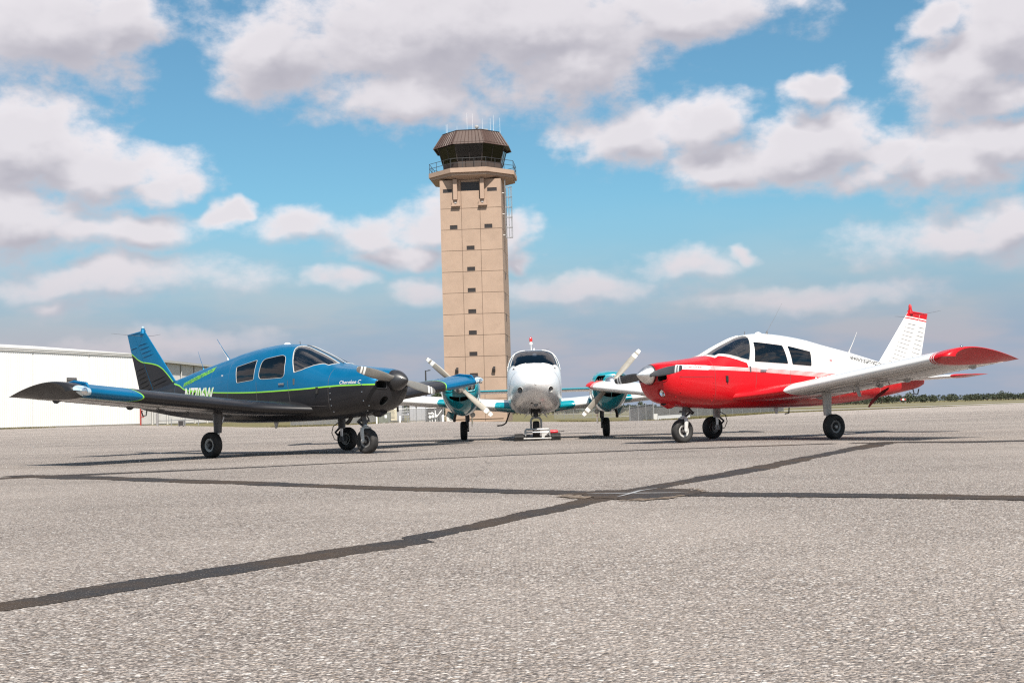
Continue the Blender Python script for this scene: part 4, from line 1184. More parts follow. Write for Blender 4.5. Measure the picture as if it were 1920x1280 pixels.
def propeller(parent, M, hub, R_, ang, m_blade, m_tip, chord=0.145, bands=((.80, .845), (.875, .915)), root=0.10):
    """two twisted blades in the y-z plane, facing +x"""
    for k in range(2):
        rings = []; mis = []
        rr = [root, root + .05, .2, .3, .42, .55, .68, .79] + [b for pair in bands for b in pair] + [.94, .97, .99, 1.0]
        rr = sorted(set(rr)); rs = [root + 0.0 if q == root else q * R_ for q in rr]
        a = ang + k * PI
        ey = Vector((0, math.cos(a), math.sin(a))); et = Vector((0, -math.sin(a), math.cos(a)))
        for q, rad in zip(rr, rs):
            f = rad / R_
            ch = chord * (0.45 + 1.6 * f - 1.55 * f * f) * 1.22 if f < .97 else chord * (.62 if f < .985 else (.45 if f < 1 else .2))
            th = max(.010, .055 * (1 - f) ** 1.3 + .009)
            tw = math.atan2(0.20, max(f, .08)) * .95
            ring_ = []
            for i in range(16):
                u = 2 * PI * i / 16
                cx, cz = math.cos(u) * ch / 2, math.sin(u) * th / 2 * (1 if math.sin(u) > 0 else .5)
                if f < .16: cx, cz = math.cos(u) * (.035 + .25 * f), math.sin(u) * .035
                d = et * (cx * math.cos(tw)) * (1) + Vector((1, 0, 0)) * (cx * math.sin(tw) * (-1) + cz * math.cos(tw)) + et * (cz * math.sin(tw))
                ring_.append(hub + ey * rad + d)
            rings.append(ring_)
        for i in range(len(rr) - 1):
            mid = (rr[i] + rr[i + 1]) / 2
            mis.append(1 if any(a0 <= mid <= b0 for a0, b0 in bands) else 0)
        mb = MB(); mb.loft(rings, mis=mis + [mis[-1]])
        mb.build('propeller_blade', [m_blade, m_tip], parent, M, sharp=50)

def gear_fairing(mb, p0, p1, a0, b0, a1, b1, n=20):
    """streamlined strut: half-length a along x, half-width b along y"""
    rings = []
    for k in range(5):
        u = k / 4; p = Vector(p0).lerp(Vector(p1), u); a = a0 + (a1 - a0) * u; b = b0 + (b1 - b0) * u
        rings.append([p + Vector((math.cos(t) * a, math.sin(t) * b, 0)) for t in [2 * PI * i / n for i in range(n)]])
    mb.loft(rings)

CHEROKEE = Body([
    # x, ztop, zbot, w, zmid, nu, nl
    (1.850, 1.245, 1.05, .115, 1.15, 2.0, 2.0), (1.842, 1.29, .985, .19, 1.14, 2.1, 2.1), (1.825, 1.318, .915, .285, 1.13, 2.2, 2.2), (1.79, 1.34, .83, .365, 1.11, 2.3, 2.3),
    (1.73, 1.358, .755, .415, 1.10, 2.45, 2.5), (1.62, 1.376, .69, .452, 1.09, 2.6, 2.7), (1.35, 1.404, .635, .485, 1.07, 2.7, 3.0), (1.05, 1.437, .60, .51, 1.05, 2.7, 3.2),
    (.84, 1.462, .585, .527, 1.04, 2.7, 3.3), (.72, 1.492, .578, .535, 1.04, 2.65, 3.4), (.55, 1.572, .57, .545, 1.04, 2.55, 3.5), (.39, 1.645, .565, .552, 1.04, 2.5, 3.5),
    (.18, 1.73, .558, .56, 1.04, 2.5, 3.6), (0, 1.798, .553, .565, 1.04, 2.5, 3.6), (-.18, 1.842, .55, .567, 1.04, 2.55, 3.6), (-.36, 1.868, .548, .567, 1.04, 2.6, 3.6), (-.58, 1.879, .546, .565, 1.04, 2.6, 3.6),
    (-.95, 1.858, .545, .553, 1.04, 2.55, 3.5), (-1.47, 1.795, .547, .52, 1.04, 2.5, 3.2), (-2.1, 1.675, .57, .435, 1.03, 2.4, 2.9), (-2.8, 1.545, .615, .325, 1.03, 2.3, 2.6),
    (-3.53, 1.39, .685, .205, 1.02, 2.2, 2.4), (-4.2, 1.255, .775, .12, 1.02, 2.1, 2.2), (-4.72, 1.15, .865, .062, 1.01, 2.0, 2.0), (-4.86, 1.11, .92, .028, 1.01, 2.0, 2.0)])

def fin_pt(u, v, side):
    """fin+rudder surface: u 0..1 leading to trailing edge, v 0..1 root to tip"""
    le = Vector((-3.60, 0, 1.30)).lerp(Vector((-4.535, 0, 2.335)), v); te = Vector((-4.70, 0, 1.02)).lerp(Vector((-5.085, 0, 2.285)), v)
    p = le.lerp(te, u); th = (.075 * (1 - v) + .038 * v)
    _, t = naca(u, .20, 0); p.y = side * max(t / .10 * th * .5, .0015)
    return p

def make_cherokee(label, x, y, hd, scheme, side, bank, prop_ang):
    """side: +1 if the left of the aircraft faces the camera, -1 for the right"""
    B = CHEROKEE
    blue = scheme == 'blue'
    root = thing('light_aircraft', label, 'aeroplane', (x, y, 0), hd, 'low wing single engine planes on the apron')
    M = Matrix.Translation((0, 0, .6)) @ Matrix.Rotation(bank, 4, 'X') @ Matrix.Translation((0, 0, -.6))
    # ---- outlines on the shell
    def xz(pts): return [(px, B.t(px, pz)) for px, pz in pts]
    ws = [(.085, B.t(.085, 1.37)), (.24, B.t(.24, 1.405)), (.38, B.t(.38, 1.45)), (.50, B.t(.50, 1.482)), (.60, B.t(.60, 1.492)), (.675, .84), (.705, .91), (.71, .972),
          (.40, .972), (.10, .972), (-.10, .972), (-.14, .955), (-.145, .91), (-.13, .865), (-.09, B.t(-.09, 1.715)), (-.045, B.t(-.045, 1.64)), (.01, B.t(.01, 1.53))]
    if blue:
        sw = round_poly([(-.185, 1.69), (-.74, 1.625), (-.785, 1.285), (-.125, 1.295)], [.14, .10, .12, .10])
        sw = [(a, b) for a, b in sw]
        rw = round_poly([(-.885, 1.625), (-1.43, 1.525), (-1.36, 1.25), (-.90, 1.285)], .03)
    else:
        sw = round_poly([(-.14, 1.705), (-.765, 1.64), (-.80, 1.30), (-.01, 1.345)], .03)
        rw = round_poly([(-.875, 1.635), (-1.44, 1.53), (-1.385, 1.26), (-.895, 1.29)], .03)
    ct = lambda pts: [(px, B.t(px, pz)) for px, pz in dense(pts, .045)]
    loops = {'windshield': dense(ws, .03), 'side_window': ct(sw), 'rear_window': ct(rw)}
    inl = round_poly([(.185, 1.035), (.385, 1.05), (.375, 1.175), (.20, 1.165)], .05)
    loops['air_inlet'] = [B.front(a, b, 1.3) for a, b in dense(inl, .02)]
    if True:
        lam = [(.20 + .072 * math.cos(q), .85 + .072 * math.sin(q)) for q in np.linspace(0, 2 * PI, 24, endpoint=False)]
        loops['landing_light'] = [B.front(a, b, 1.3) for a, b in lam]
    lines = []
    def zline(xs, zs, step=.04):
        f = pchip(xs[::-1], zs[::-1]) if xs[0] > xs[-1] else pchip(xs, zs)
        lo, hi = min(xs), max(xs); n = int((hi - lo) / step)
        pts = [(lo + (hi - lo) * i / n) for i in range(n + 1)]
        return f, [(q, B.t(q, f(q))) for q in pts]
    if blue:
        LX = [-4.3, -3.7, -3.34, -3.07, -2.6, -2.23, -1.92, -.85, .2, 1.18, 1.80]; LZ = [1.24, 1.33, 1.285, 1.195, 1.145, 1.125, 1.11, 1.085, 1.10, 1.13, 1.125]
        f1, l1 = zline(LX, LZ); f2, l2 = zline(LX, [z - .022 for z in LZ]); lines += [l1, l2]
        mats_ = ['paint_blue', 'paint_graphite', 'paint_lime']
        def cls(px, pz, t, hit):
            if px > 1.80: return 0 if pz > 1.22 else 1
            if px < -3.55: return 1
            return 0 if pz > f1(px) else (2 if pz > f2(px) else 1)
    else:
        SX = [-4.4, -3.4, -2.4, -1.57, -.74, .07, 1.01, 1.56]; TZ_ = [1.02, 1.06, 1.10, 1.148, 1.195, 1.245, 1.295, 1.318]; BZ_ = [.98, .985, 1.01, 1.068, 1.125, 1.178, 1.22, 1.232]
        fs = []
        K = [0, .13, .27, .40, .54, .67, .80, .92, 1.0]
        for k in K:
            f, l = zline(SX, [a * (1 - k) + b * k for a, b in zip(TZ_, BZ_)]); fs.append(f); lines.append(l)
        flag = [(1.57, 1.315), (1.57, 1.235), (.985, 1.214), (.93, 1.24), (.93, 1.275), (.985, 1.292)]
        loops['paint_flag'] = [(px, B.t(px, pz)) for px, pz in dense(flag, .04)]
        # pale surround of the windshield
        c0 = Vector((.22, B.t(.22, 1.60)))
        sur = [(.135, B.t(.135, 1.262)), (.15, B.t(.15, 1.325)), (.26, B.t(.26, 1.362)), (.40, B.t(.40, 1.408)), (.52, B.t(.52, 1.444)), (.63, B.t(.63, 1.462)), (.71, .80), (.75, .88), (.762, 1.0), (-.3, 1.0), (-.3, B.t(-.3, 1.215)), (.13, B.t(.13, 1.245))]
        loops['paint_surround'] = dense(sur, .04)
        mats_ = ['paint_white', 'paint_red', 'paint_white']
        def cls(px, pz, t, hit):
            if hit in ('paint_flag', 'paint_surround'): return 0
            if px > 1.57 or px < -4.4: return 1 if (px > 1.57 or pz < 1.0) else 0
            v = [f(px) for f in fs]
            if pz > v[0]: return 0 if px < .12 else 1
            if pz < v[-1]: return 1
            if px > .97: return 1
            for i in range(len(v) - 1):
                if v[i] >= pz >= v[i + 1]: return (1, 0, 1, 0, 1, 0, 1, 0)[i]
            return 1
    P, skin, cmi, holes = B.mesh(loops, lines, cls)
    body = half_mesh(P, skin, cmi).build('fuselage', mats_, root, M, fix=False); weld(body)
    # cabin lining just inside the skin
    lin_ = [f for f in skin if all(-1.9 < P[i].x < .80 for i in f)]
    sh = lambda v: Vector((v.x, v.y * .965, 1.04 + (v.z - 1.04) * .968))
    ln = half_mesh(P, lin_, None, shrink=sh).build('cabin_lining', 'headliner', root, M, fix=False); weld(ln)
    # panes and their trims
    for sd in (1, -1):
        for nm in ('windshield', 'side_window', 'rear_window'):
            o = half_mesh(P, holes[nm], None, sides=(sd,), shrink=lambda v: Vector((v.x, v.y * .992, 1.04 + (v.z - 1.04) * .995))).build(nm, 'cockpit_glass' if nm == 'windshield' else 'tinted_glass', root, M, fix=False); weld(o)
            path = [B.P(a, b) for a, b in loops[nm]]; path = [Vector((p.x, p.y * sd, p.z)) for p in path]
            if nm != 'side_window' or blue or True:
                mb = MB(); mb.tube(path + path[:1], .004 if nm != 'windshield' else .0075, 6, caps=False)
                mb.build('window_trim', 'trim_pale' if (nm == 'windshield' or blue) else 'paint_white', o, sharp=80)
        # inlet pocket
        lp = [B.P(a, b) for a, b in loops['air_inlet']]; lp = [Vector((p.x, p.y * sd, p.z)) for p in lp]
        mb = MB(); mb.loft([lp, [p + Vector((-.16, 0, 0)) for p in lp], [p * .25 + (sum(lp, Vector()) / len(lp)) * .75 + Vector((-.17, 0, 0)) for p in lp]], cap0=False)
        o = mb.build('air_inlet', 'cavity', root, M)
        mb = MB(); mb.tube(lp + lp[:1], .011, 6, caps=False); mb.build('inlet_lip', 'paint_graphite' if blue else 'paint_red', o, sharp=80)
        if True:
            lp = [B.P(a, b) for a, b in loops['landing_light']]; lp = [Vector((p.x, p.y * sd, p.z)) for p in lp]; cc = sum(lp, Vector()) / len(lp)
            if blue:
                if sd == side:
                    mb = MB(); mb.loft([lp, [p + Vector((-.12, 0, 0)) for p in lp]], cap0=False); mb.build('cooling_duct', 'cavity', root, M)
                else:
                    mb = MB(); mb.loft([lp, [p + Vector((-.01, 0, 0)) for p in lp]]); mb.build('cover_plate', 'paint_graphite', root, M)
            elif sd == 1:
                mb = MB(); mb.loft([lp, [cc + (p - cc) * .92 + Vector((-.07, 0, 0)) for p in lp], [cc + (p - cc) * .7 + Vector((-.075, 0, 0)) for p in lp]], cap0=False); o = mb.build('landing_light', 'paint_red', root, M)
                mb = MB(); mb.lathe([(0, .062), (.012, .062), (.02, .055), (.004, .03), (-.006, .008)], cc + Vector((-.035, 0, 0)), (1, .25, 0), 24); mb.build('lamp', 'lamp_chrome', o)
                mb = MB(); mb.tube(lp + lp[:1], .006, 6, caps=False); mb.build('lamp_ring', 'paint_red', o, sharp=80)
            else:
                mb = MB(); mb.loft([lp, [p + Vector((-.01, 0, 0)) for p in lp]], cap0=True, cap1=True); mb.build('cover_plate', 'paint_red', root, M)
    mb = MB(); mb.tube([B.P(q, .999) + Vector((0, 0, .002)) for q in np.linspace(.71, -.13, 20)], .014, 6); mb.build('windshield_post', 'paint_white' if not blue else 'strut_grey', root, M)
    # cabin inside: floor, seats, panel
    mb = MB(); mb.bbox((-1.7, -.42, .72), (.72, .42, .76)); mb.build('cabin_floor', 'interior_dark', root, M, smooth=False)
    mb = MB(); mb.loft([[(.30, q, 1.32), (.30, q, 1.05), (.60, q, 1.05), (.62, q, 1.385), (.36, q, 1.375)] for q in (-.36, .36)]); mb.build('instrument_panel', 'panel_black', root, M, smooth=False)
    for sx, sy in ((-.25, .25), (-.25, -.25), (-1.05, .22), (-1.05, -.22)):
        mb = MB(); mb.loft([round_poly_3([(sx + .25, .80), (sx - .22, .78), (sx - .22, .96), (sx + .27, .98)], sy + q) for q in (-.2, .2)])
        mb.loft([round_poly_3([(sx - .16, .96), (sx - .38, 1.50), (sx - .27, 1.52), (sx - .04, .97)], sy + q) for q in (-.19, .19)])
        mb.build('seat', 'seat_dark', root, M, smooth=False)
    # ---- spinner, backplate and propeller
    hub = Vector((1.90, 0, 1.165))
    prof = [(.0, .168), (.02, .169), (.06, .161), (.10, .146), (.14, .124), (.18, .095), (.215, .064), (.243, .036), (.259, .015), (.265, .002)] if blue else [(.0, .166), (.03, .164), (.07, .150), (.11, .129), (.15, .103), (.19, .073), (.225, .043), (.25, .02), (.262, .006), (.265, .001)]
    mb = MB(); mb.lathe(prof, (1.862, 0, 1.165), (1, 0, 0), 40); mb.build('spinner', 'spinner_black' if blue else 'polished_alloy', root, M, sharp=60)
    mb = MB(); mb.lathe([(-.03, .10), (-.028, .172), (-.002, .172)], (1.862, 0, 1.165), (1, 0, 0), 36); mb.build('backplate', 'engine_dark', root, M)
    propeller(root, M, hub, .94, prop_ang, 'blade_grey' if blue else 'blade_dark', 'blade_white')
    # ---- wings
    TAN = math.tan(R(6.05)); CH = 1.60; INC = R(1.9)
    def wz(yy): return .757 + (yy - .75) * TAN
    def wpt(yy, s, sg, lift=0.0, shrink_le=0.0, kill=0.0, off=0.0):
        c = min(s * s, 1.0)
        st = max(0.0, 1 - (yy - .5) / .9) ** 1.5 * .50 if yy < 1.4 else 0.0
        ch = CH + st
        cb, th = naca(c, .15 * CH / ch if st else .15)
        if s < 0: zz = (cb - th) * (1 - kill) + (cb + th) * kill
        else: zz = cb + th
        xl = c * (ch - shrink_le) - st + shrink_le
        p = Vector((-xl * math.cos(INC), 0, zz * ch - xl * math.sin(INC)))
        return Vector((p.x, sg * yy, p.z + wz(yy) + off + lift))
    SH = math.sqrt(.785); SC = 1.45
    for sg in (1, -1):
        ys = list(np.arange(.42, 1.45, .05)) + list(np.arange(1.45, 4.45, .10)); ys = [q for q in ys if q < 4.41] + [4.42]
        ss = list(np.linspace(-SH, SH, 49)); vs = [q * SC for q in ss]
        lps = {}; lns = []
        if blue:
            def bd(d): return round_poly([(4.5, (-.34 + d * .5) * SC), (3.60 + d * 2, (-.34 + d * .5) * SC), (3.42 + d, -.05 * SC), (3.54 + d, .30 * SC), (3.58 + d, .95 * SC), (4.5, .95 * SC)], [.01, .25, .25, .2, .01, .01])
            lps['b2'] = [q for q in dense(bd(.022), .05)]; lps['b1'] = dense(bd(0), .05)
            lns += [[(1.9 + .25 * k / 10, (-.89 + .55 * k / 10) * SC) for k in range(11)] + [(2.15 + 2.27 * k / 30, -.34 * SC) for k in range(1, 31)]]
            def wcls(yy, s):
                if inside(lps['b2'], (yy, s * SC)): return 2
                if inside(lps['b1'], (yy, s * SC)): return 3
                if s < -.34 and yy > 1.9 + .25 * (s + .89) / .55: return 1
                return 0
            wm = ['paint_graphite', 'paint_under_shade', 'paint_blue', 'paint_lime']
        else:
            for q in (4.33, 4.35, 4.366, 4.392, 4.405): lns.append([(q, v * SC) for v in np.linspace(-SH, SH, 60)])
            cur = lambda s: 1.36 - .10 * (1 - abs(s)) ** 2 + (.10 if s < 0 else 0) * abs(s)
            lns.append([(cur(v), v * SC) for v in np.linspace(-SH, SH, 60)])
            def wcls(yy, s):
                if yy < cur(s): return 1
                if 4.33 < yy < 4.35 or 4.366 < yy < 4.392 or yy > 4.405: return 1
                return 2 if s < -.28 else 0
            lns.append([(1.36 + (4.42 - 1.36) * k / 40, -.28 * SC) for k in range(41)])
            wm = ['paint_white', 'paint_red', 'paint_under_shade']
        cl = lambda q: [(min(max(a, .42), 4.42), min(max(b, -SH * SC), SH * SC)) for a, b in q]
        ve, fa = cdt(ys, vs, [cl(l) for l in lps.values()], [cl(l) for l in lns])
        mb = MB(); mb.v = [tuple(wpt(a, b / SC, sg)) for a, b in ve]
        for f in fa:
            a = sum(ve[i][0] for i in f) / 3; b = sum(ve[i][1] for i in f) / 3
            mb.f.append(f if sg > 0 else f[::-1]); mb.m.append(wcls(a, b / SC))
        for i in range(len(ys) - 1):                      # rear spar closing the gap before flap and aileron
            o = len(mb.v); mb.v += [tuple(wpt(yy, s, sg)) for yy in (ys[i], ys[i + 1]) for s in (-SH, SH)]
            mb.f.append((o, o + 1, o + 3, o + 2)); mb.m.append(0)
        wing = mb.build('wing', wm, root, M, fix=False, sharp=60); weld(wing, 2e-4); wing.data.set_sharp_from_angle(angle=R(50))
        # flap and aileron
        for nm, y0, y1, dr in (('flap', .62, 2.50, 0), ('aileron', 2.53, 4.38, 0)):
            rings = []
            for yy in np.linspace(y0, y1, 10):
                up = [wpt(yy, s, sg) for s in np.linspace(SH + .014, .9995, 8)]; lo = [wpt(yy, -s, sg) for s in np.linspace(.9995, SH + .014, 8)]
                rings.append(up + lo)
            mb = MB(); mb.loft(rings); fl = mb.build(nm, 'paint_graphite' if blue else 'paint_white', root, M, sharp=40)
            for k in range(int((y1 - y0) / .16)):
                yy = y0 + .1 + k * .16
                mb = MB(); mb.tube([wpt(yy, -s, sg, off=.0005) for s in np.linspace(SH + .03, .985, 5)], .005, 5); mb.build('bead', 'paint_graphite' if blue else 'paint_under_shade', fl)
            for yy in (y0 + .3, y1 - .25):
                a, b = wpt(yy, -.80, sg), wpt(yy, -.93, sg)
                mb = MB(); mb.prism([(0.1, 0.01), (.8, .01), (.65, -.04), (.45, -.045)], lambda u, v: a.lerp(b, u) + Vector((0, -.007, v)), lambda u, v: a.lerp(b, u) + Vector((0, .007, v)))
                mb.build('hinge_bracket', 'paint_graphite' if blue else 'paint_under_shade', fl, smooth=False)
        # tip cap: under surface sweeps up to the upper one
        rings = []
        for k in range(17):
            u = math.sin(k / 16 * PI / 2); yy = 4.422 + .25 * u
            rings.append([wpt(yy, s, sg, shrink_le=.16 * (1 - math.cos(k / 16 * PI / 2)) ** 2, kill=min(.97, u ** 1.25), lift=-.012 * (1 - math.cos(k / 16 * PI / 2)) ** 2) for s in np.linspace(-.9995, .9995, 49)])
        mb = MB(); mb.loft(rings, close=True, cap0=True, cap1=True); tip = mb.build('wing_tip', 'paint_graphite' if blue else 'paint_red', root, M, sharp=85)
        # tip lamp
        if blue:
            rings = []
            for k in range(8):
                u = k / 7; yy = 4.36 + .27 * u; u2 = max(0, (yy - 4.422) / .25)
                kk = math.asin(min(u2, 1)); sle = .16 * (1 - math.cos(kk)) ** 2
                wd = .27 * math.sin(PI * (.12 + .80 * u)) ** .6
                rings.append([wpt(yy, s, sg, shrink_le=sle, kill=min(.97, u2 ** 1.25), lift=0) + Vector((.012, 0, 0)) for s in np.linspace(-wd, wd * .9, 13)])
            mb = MB(); mb.loft(rings, close=False, cap0=False, cap1=False); o = mb.build('landing_lamp_lens', 'lens_clear', tip, None)
            c0 = wpt(4.48, 0.0, sg) + Vector((.012, 0, .0))
            mb = MB(); mb.lathe([(0, .045), (.02, .05), (.03, .03)], c0, (1, 0, 0), 14); mb.build('lamp', 'lamp_chrome', tip)
            a = wpt(4.36, .15, sg); mb = MB(); mb.tube([wpt(4.36, .05, sg), wpt(4.36, .25, sg) + Vector((0, 0, .035)), wpt(4.36, .5, sg) + Vector((0, 0, .02)), wpt(4.36, .62, sg)], [.01, .022, .02, .005], 8); mb.build('lens_fairing', 'paint_blue', tip)
        else:
            p = wpt(4.62, .45, sg, shrink_le=.03); mb = MB(); mb.lathe([(0, .028), (.03, .028), (.05, .02), (.06, .005)], p + Vector((.0, 0, -.01)), (.5, sg * .8, .3), 12); mb.build('nav_light', 'lamp_chrome', tip)
        # fittings under the wing
        for yy, s in ((2.75, .62), (1.85, .80)):
            p = wpt(yy, -s, sg); mb = MB(); mb.tube([p + Vector((.03 * math.cos(q), 0, -.03 + .03 * math.sin(q))) for q in np.linspace(0, 2 * PI, 14)], .006, 5, caps=False); mb.build('tie_down_ring', 'strut_grey', wing)
        if sg > 0:
            p = wpt(2.35, -.55, sg); mb = MB(); mb.prism([(0, .02), (.10, .02), (.16, -.17), (.10, -.17)], lambda u, v: p + Vector((-u, -.009, v)), lambda u, v: p + Vector((-u, .009, v))); mb.build('pitot_mast', 'paint_under_shade', wing, smooth=False)
        for yy in (1.75, 2.9):
            mb = MB(); mb.tube([wpt(yy, -s, sg, off=-.0005) for s in np.linspace(.3, SH, 10)], .0035, 4); mb.build('panel_seam', 'joint_dark', wing)
        for s in (.45,):
            mb = MB(); mb.tube([wpt(yy, -s, sg, off=-.0005) for yy in np.linspace(1.5, 4.3, 12)], .003, 4); mb.build('panel_seam', 'joint_dark', wing)
    # ---- fin and rudder
    FW = [(-4.91, 1.89), (-4.75, 1.80), (-4.63, 1.757), (-4.40, 1.725), (-4.17, 1.68), (-4.02, 1.61), (-3.89, 1.51), (-3.78, 1.41), (-3.70, 1.33), (-3.5, 1.2)]
    UH = .60
    for nm, u0, u1 in (('fin', 0.0, UH), ('rudder', UH + .012, 1.0)):
        us = list(np.linspace(math.sqrt(u0), math.sqrt(u1), 22)) if u0 == 0 else list(np.linspace(math.sqrt(u0), math.sqrt(u1), 14))
        v_ = list(np.linspace(0, 1, 26)); lns = []
        fm = ['paint_white', 'paint_red']
        if blue:
            fm = ['paint_blue', 'paint_graphite', 'paint_lime']
            fwf = pchip([-5.2] + [q[0] for q in FW], [2.05] + [q[1] for q in FW])
            def bnd(dz):                                   # v where the wave crosses at this u
                out = []
                for uu in np.linspace(us[0], us[-1], 40):
                    lo, hi = 0., 1.
                    for _ in range(40):
                        md = (lo + hi) / 2; p = fin_pt(uu * uu, md, 1)
                        if p.z < fwf(p.x) + dz: lo = md
                        else: hi = md
                    out.append((uu, (lo + hi) / 2))
                return out
            lns = [[(a, min(max(b, 0), 1)) for a, b in bnd(.011)], [(a, min(max(b, 0), 1)) for a, b in bnd(-.011)]]
            def fcl(uu, vv):
                p = fin_pt(uu * uu, vv, 1); d = p.z - fwf(p.x)
                return 0 if d > .011 else (2 if d > -.011 else 1)
        else:
            for q in (.885, .905, .925): lns.append([(a, q) for a in np.linspace(us[0], us[-1], 20)])
            def fcl(uu, vv): return 1 if (.885 < vv < .905 or vv > .925) else 0
        ve, fa = cdt(us, v_, [], lns)
        mb = MB()
        for sd in (1, -1):
            o = len(mb.v); mb.v += [tuple(fin_pt(a * a, b, sd)) for a, b in ve]
            for f in fa:
                a = sum(ve[i][0] for i in f) / 3; b = sum(ve[i][1] for i in f) / 3
                mb.f.append(tuple(o + i for i in (f if sd < 0 else f[::-1]))); mb.m.append(fcl(a, b))
        for uu in (u0, u1):                                # close hinge faces
            for k in range(25):
                o = len(mb.v); mb.v += [tuple(fin_pt(uu, q, sd)) for q in (v_[k], v_[k + 1]) for sd in (1, -1)]
                mb.f.append((o, o + 1, o + 3, o + 2)); mb.m.append(0)
        o = mb.build(nm, fm, root, M, fix=False, sharp=50); weld(o, 2e-4); o.data.set_sharp_from_angle(angle=R(50))
        bm_ = 'paint_white'
        for k in range(13 if nm == 'fin' else 12):
            vv = .06 + k * .068 - (.0 if nm == 'fin' else .02)
            if vv > .86: continue
            a0, a1 = (.14, UH - .03) if nm == 'fin' else (UH + .05, .96)
            for sd in (1, -1):
                if blue:
                    p = fin_pt((a0 + a1) / 2, vv, 1); bm_ = 'paint_blue' if p.z > fwf(p.x) + .02 else 'paint_graphite'
                    if min(abs(fin_pt(q, vv, 1).z - fwf(fin_pt(q, vv, 1).x)) for q in (a0, (a0 + a1) / 2, a1)) < .045: continue
                rings = []
                for q in np.linspace(a0, a1, 9):
                    p = fin_pt(q, vv, sd); e = .012 * min(1, 6 * min(q - a0, a1 - q) / (a1 - a0) + .1)
                    rings.append([p + Vector((0, -sd * .002, .020)), p + Vector((0, sd * e, .008)), p + Vector((0, sd * e, -.004)), p + Vector((0, -sd * .002, -.009))])
                mb = MB(); mb.loft(rings, close=False, cap0=False, cap1=False); mb.build('bead', bm_, o, None, sharp=25)
    # fin cap with lamp
    tipm = 'paint_blue' if blue else 'paint_red'
    rings = []
    for k in range(9):
        u = k / 8; base = fin_pt(max(u, .001), 1.0, 1); w_ = max(base.y, .006) + .012 * math.sin(PI * min(u * 1.02, 1))
        rings.append([Vector((base.x + .01 * (.5 - u), w_ * math.cos(q), base.z + .002 + .030 * math.sin(q) * (1 - .3 * u))) for q in np.linspace(0, PI, 9)])
    mb = MB(); mb.loft(rings, close=True); mb.build('fin_cap', tipm, root, M, sharp=60)
    bz = fin_pt(.13, 1.0, 1); bz.y = 0
    mb = MB(); mb.lathe([(-.03, .055), (.03, .045), (.06, .034), (.075, .034)], bz, (0, 0, 1), 18); bc = mb.build('beacon', tipm, root, M)
    mb = MB()
    mb.lathe([(.076, .03), (.10, .034), (.135, .03), (.16, .014), (.165, .003)] if not blue else [(.076, .026), (.092, .028), (.11, .02), (.118, .004)], bz, (0, 0, 1), 18); mb.build('beacon_lens', 'beacon_red' if not blue else 'lens_clear', bc)
    # whisker aerials on the fin
    for sd in (1, -1):
        p = fin_pt(.2, .93, sd); mb = MB(); mb.tube([p, p + Vector((-.05, sd * .25, .02)), p + Vector((-.22, sd * .55, .06))], [.004, .003, .002], 5); mb.build('whisker_aerial', 'strut_grey', root, M)
    # ---- stabilator
    for sd in (1, -1):
        rings = []; sm = []
        for yy in list(np.linspace(.06, 1.30, 9)) + [1.36, 1.44, 1.50, 1.535, 1.55]:
            k = max(0, (yy - 1.30) / .25); le = .30 * k ** 2.2
            up = []; 
            for s in list(np.linspace(1, 0, 13)) + list(np.linspace(0, 1, 13))[1:]:
                up.append(s)
            loop_ = []
            for i, s in enumerate(up):
                c = s * s; _, th = naca(c, .10, 0); ch = .76 - le
                zz = th * ch * (1 if i <= 12 else -1) * (1 - .75 * k)
                loop_.append(Vector((-4.08 - le - c * ch, sd * yy, 1.02 + zz + .02 * k)))
            rings.append(loop_); sm.append(1 if yy > 1.29 else 0)
        mb = MB(); mb.loft(rings, mis=sm); mb.build('stabilator', ['paint_graphite' if blue else 'paint_white', 'paint_blue' if blue else 'paint_red'], root, M, sharp=45)
    # ---- landing gear (stands on the ground, not banked)
    zr = M @ Vector((0, 1.45, wz(1.45))); zl = M @ Vector((0, -1.45, wz(1.45)))
    for sd in (1, -1):
        top = (zr if sd > 0 else zl).z + .02
        strut_m = 'strut_grey' if blue else 'strut_white'
        sy = sd * 1.43; xx = -.775; wr = .212
        mb = MB(); gear_fairing(mb, (xx - .02, sy, top), (xx - .02, sy, .40), .105, .062, .075, .052)
        mg = mb.build('main_gear_leg', strut_m, root)
        mb = MB(); mb.tube([(xx - .02, sy, .43), (xx - .02, sy, .22)], .030, 14); mb.build('oleo_piston', 'steel', mg)
        mb = MB(); mb.tube([(xx - .02, sy - sd * .03, .205), (xx - .02, sy + sd * .20, .205)], .026, 12); mb.tube([(xx - .02, sy, .26), (xx - .02, sy, .17)], .042, 14); mb.build('axle', strut_m, mg)
        mb = MB()
        for q in (-.018, .018):
            mb.tube([(xx - .06, sy + q, .42), (xx - .19, sy + q * .4, .33)], .013, 6); mb.tube([(xx - .19, sy + q * .4, .33), (xx - .05, sy + q, .22)], .013, 6)
        mb.build('torque_link', 'strut_grey', mg)
        mb = MB(); mb.tube([(xx - .07, sy - sd * .05, .50), (xx - .17, sy - sd * .07, .44), (xx - .22, sy - sd * .06, .32), (xx - .18, sy - sd * .03, .20), (xx - .08, sy + sd * .02, .18)], .008, 6); mb.build('brake_line', 'black_iron', mg)
        mb = MB(); mb.lathe([(0, .085), (.012, .085)], (xx - .02, sy + sd * .052, .205), (0, sd, 0), 24); mb.bbox((xx - .13, min(sy + sd * .03, sy + sd * .085), .16), (xx - .07, max(sy + sd * .03, sy + sd * .085), .25)); mb.build('brake_disc', 'rim_grey', mg)
        wheel(mg, (xx - .02, sy + sd * .135, wr - .004), wr, .155, ('rim_white' if blue else 'rim_grey'))
    # nose gear
    nx = 1.17
    mb = MB(); mb.tube([(nx - .07, 0, .72), (nx - .015, 0, .46)], [.045, .038], 14); ng = mb.build('nose_gear_leg', 'strut_grey', root)
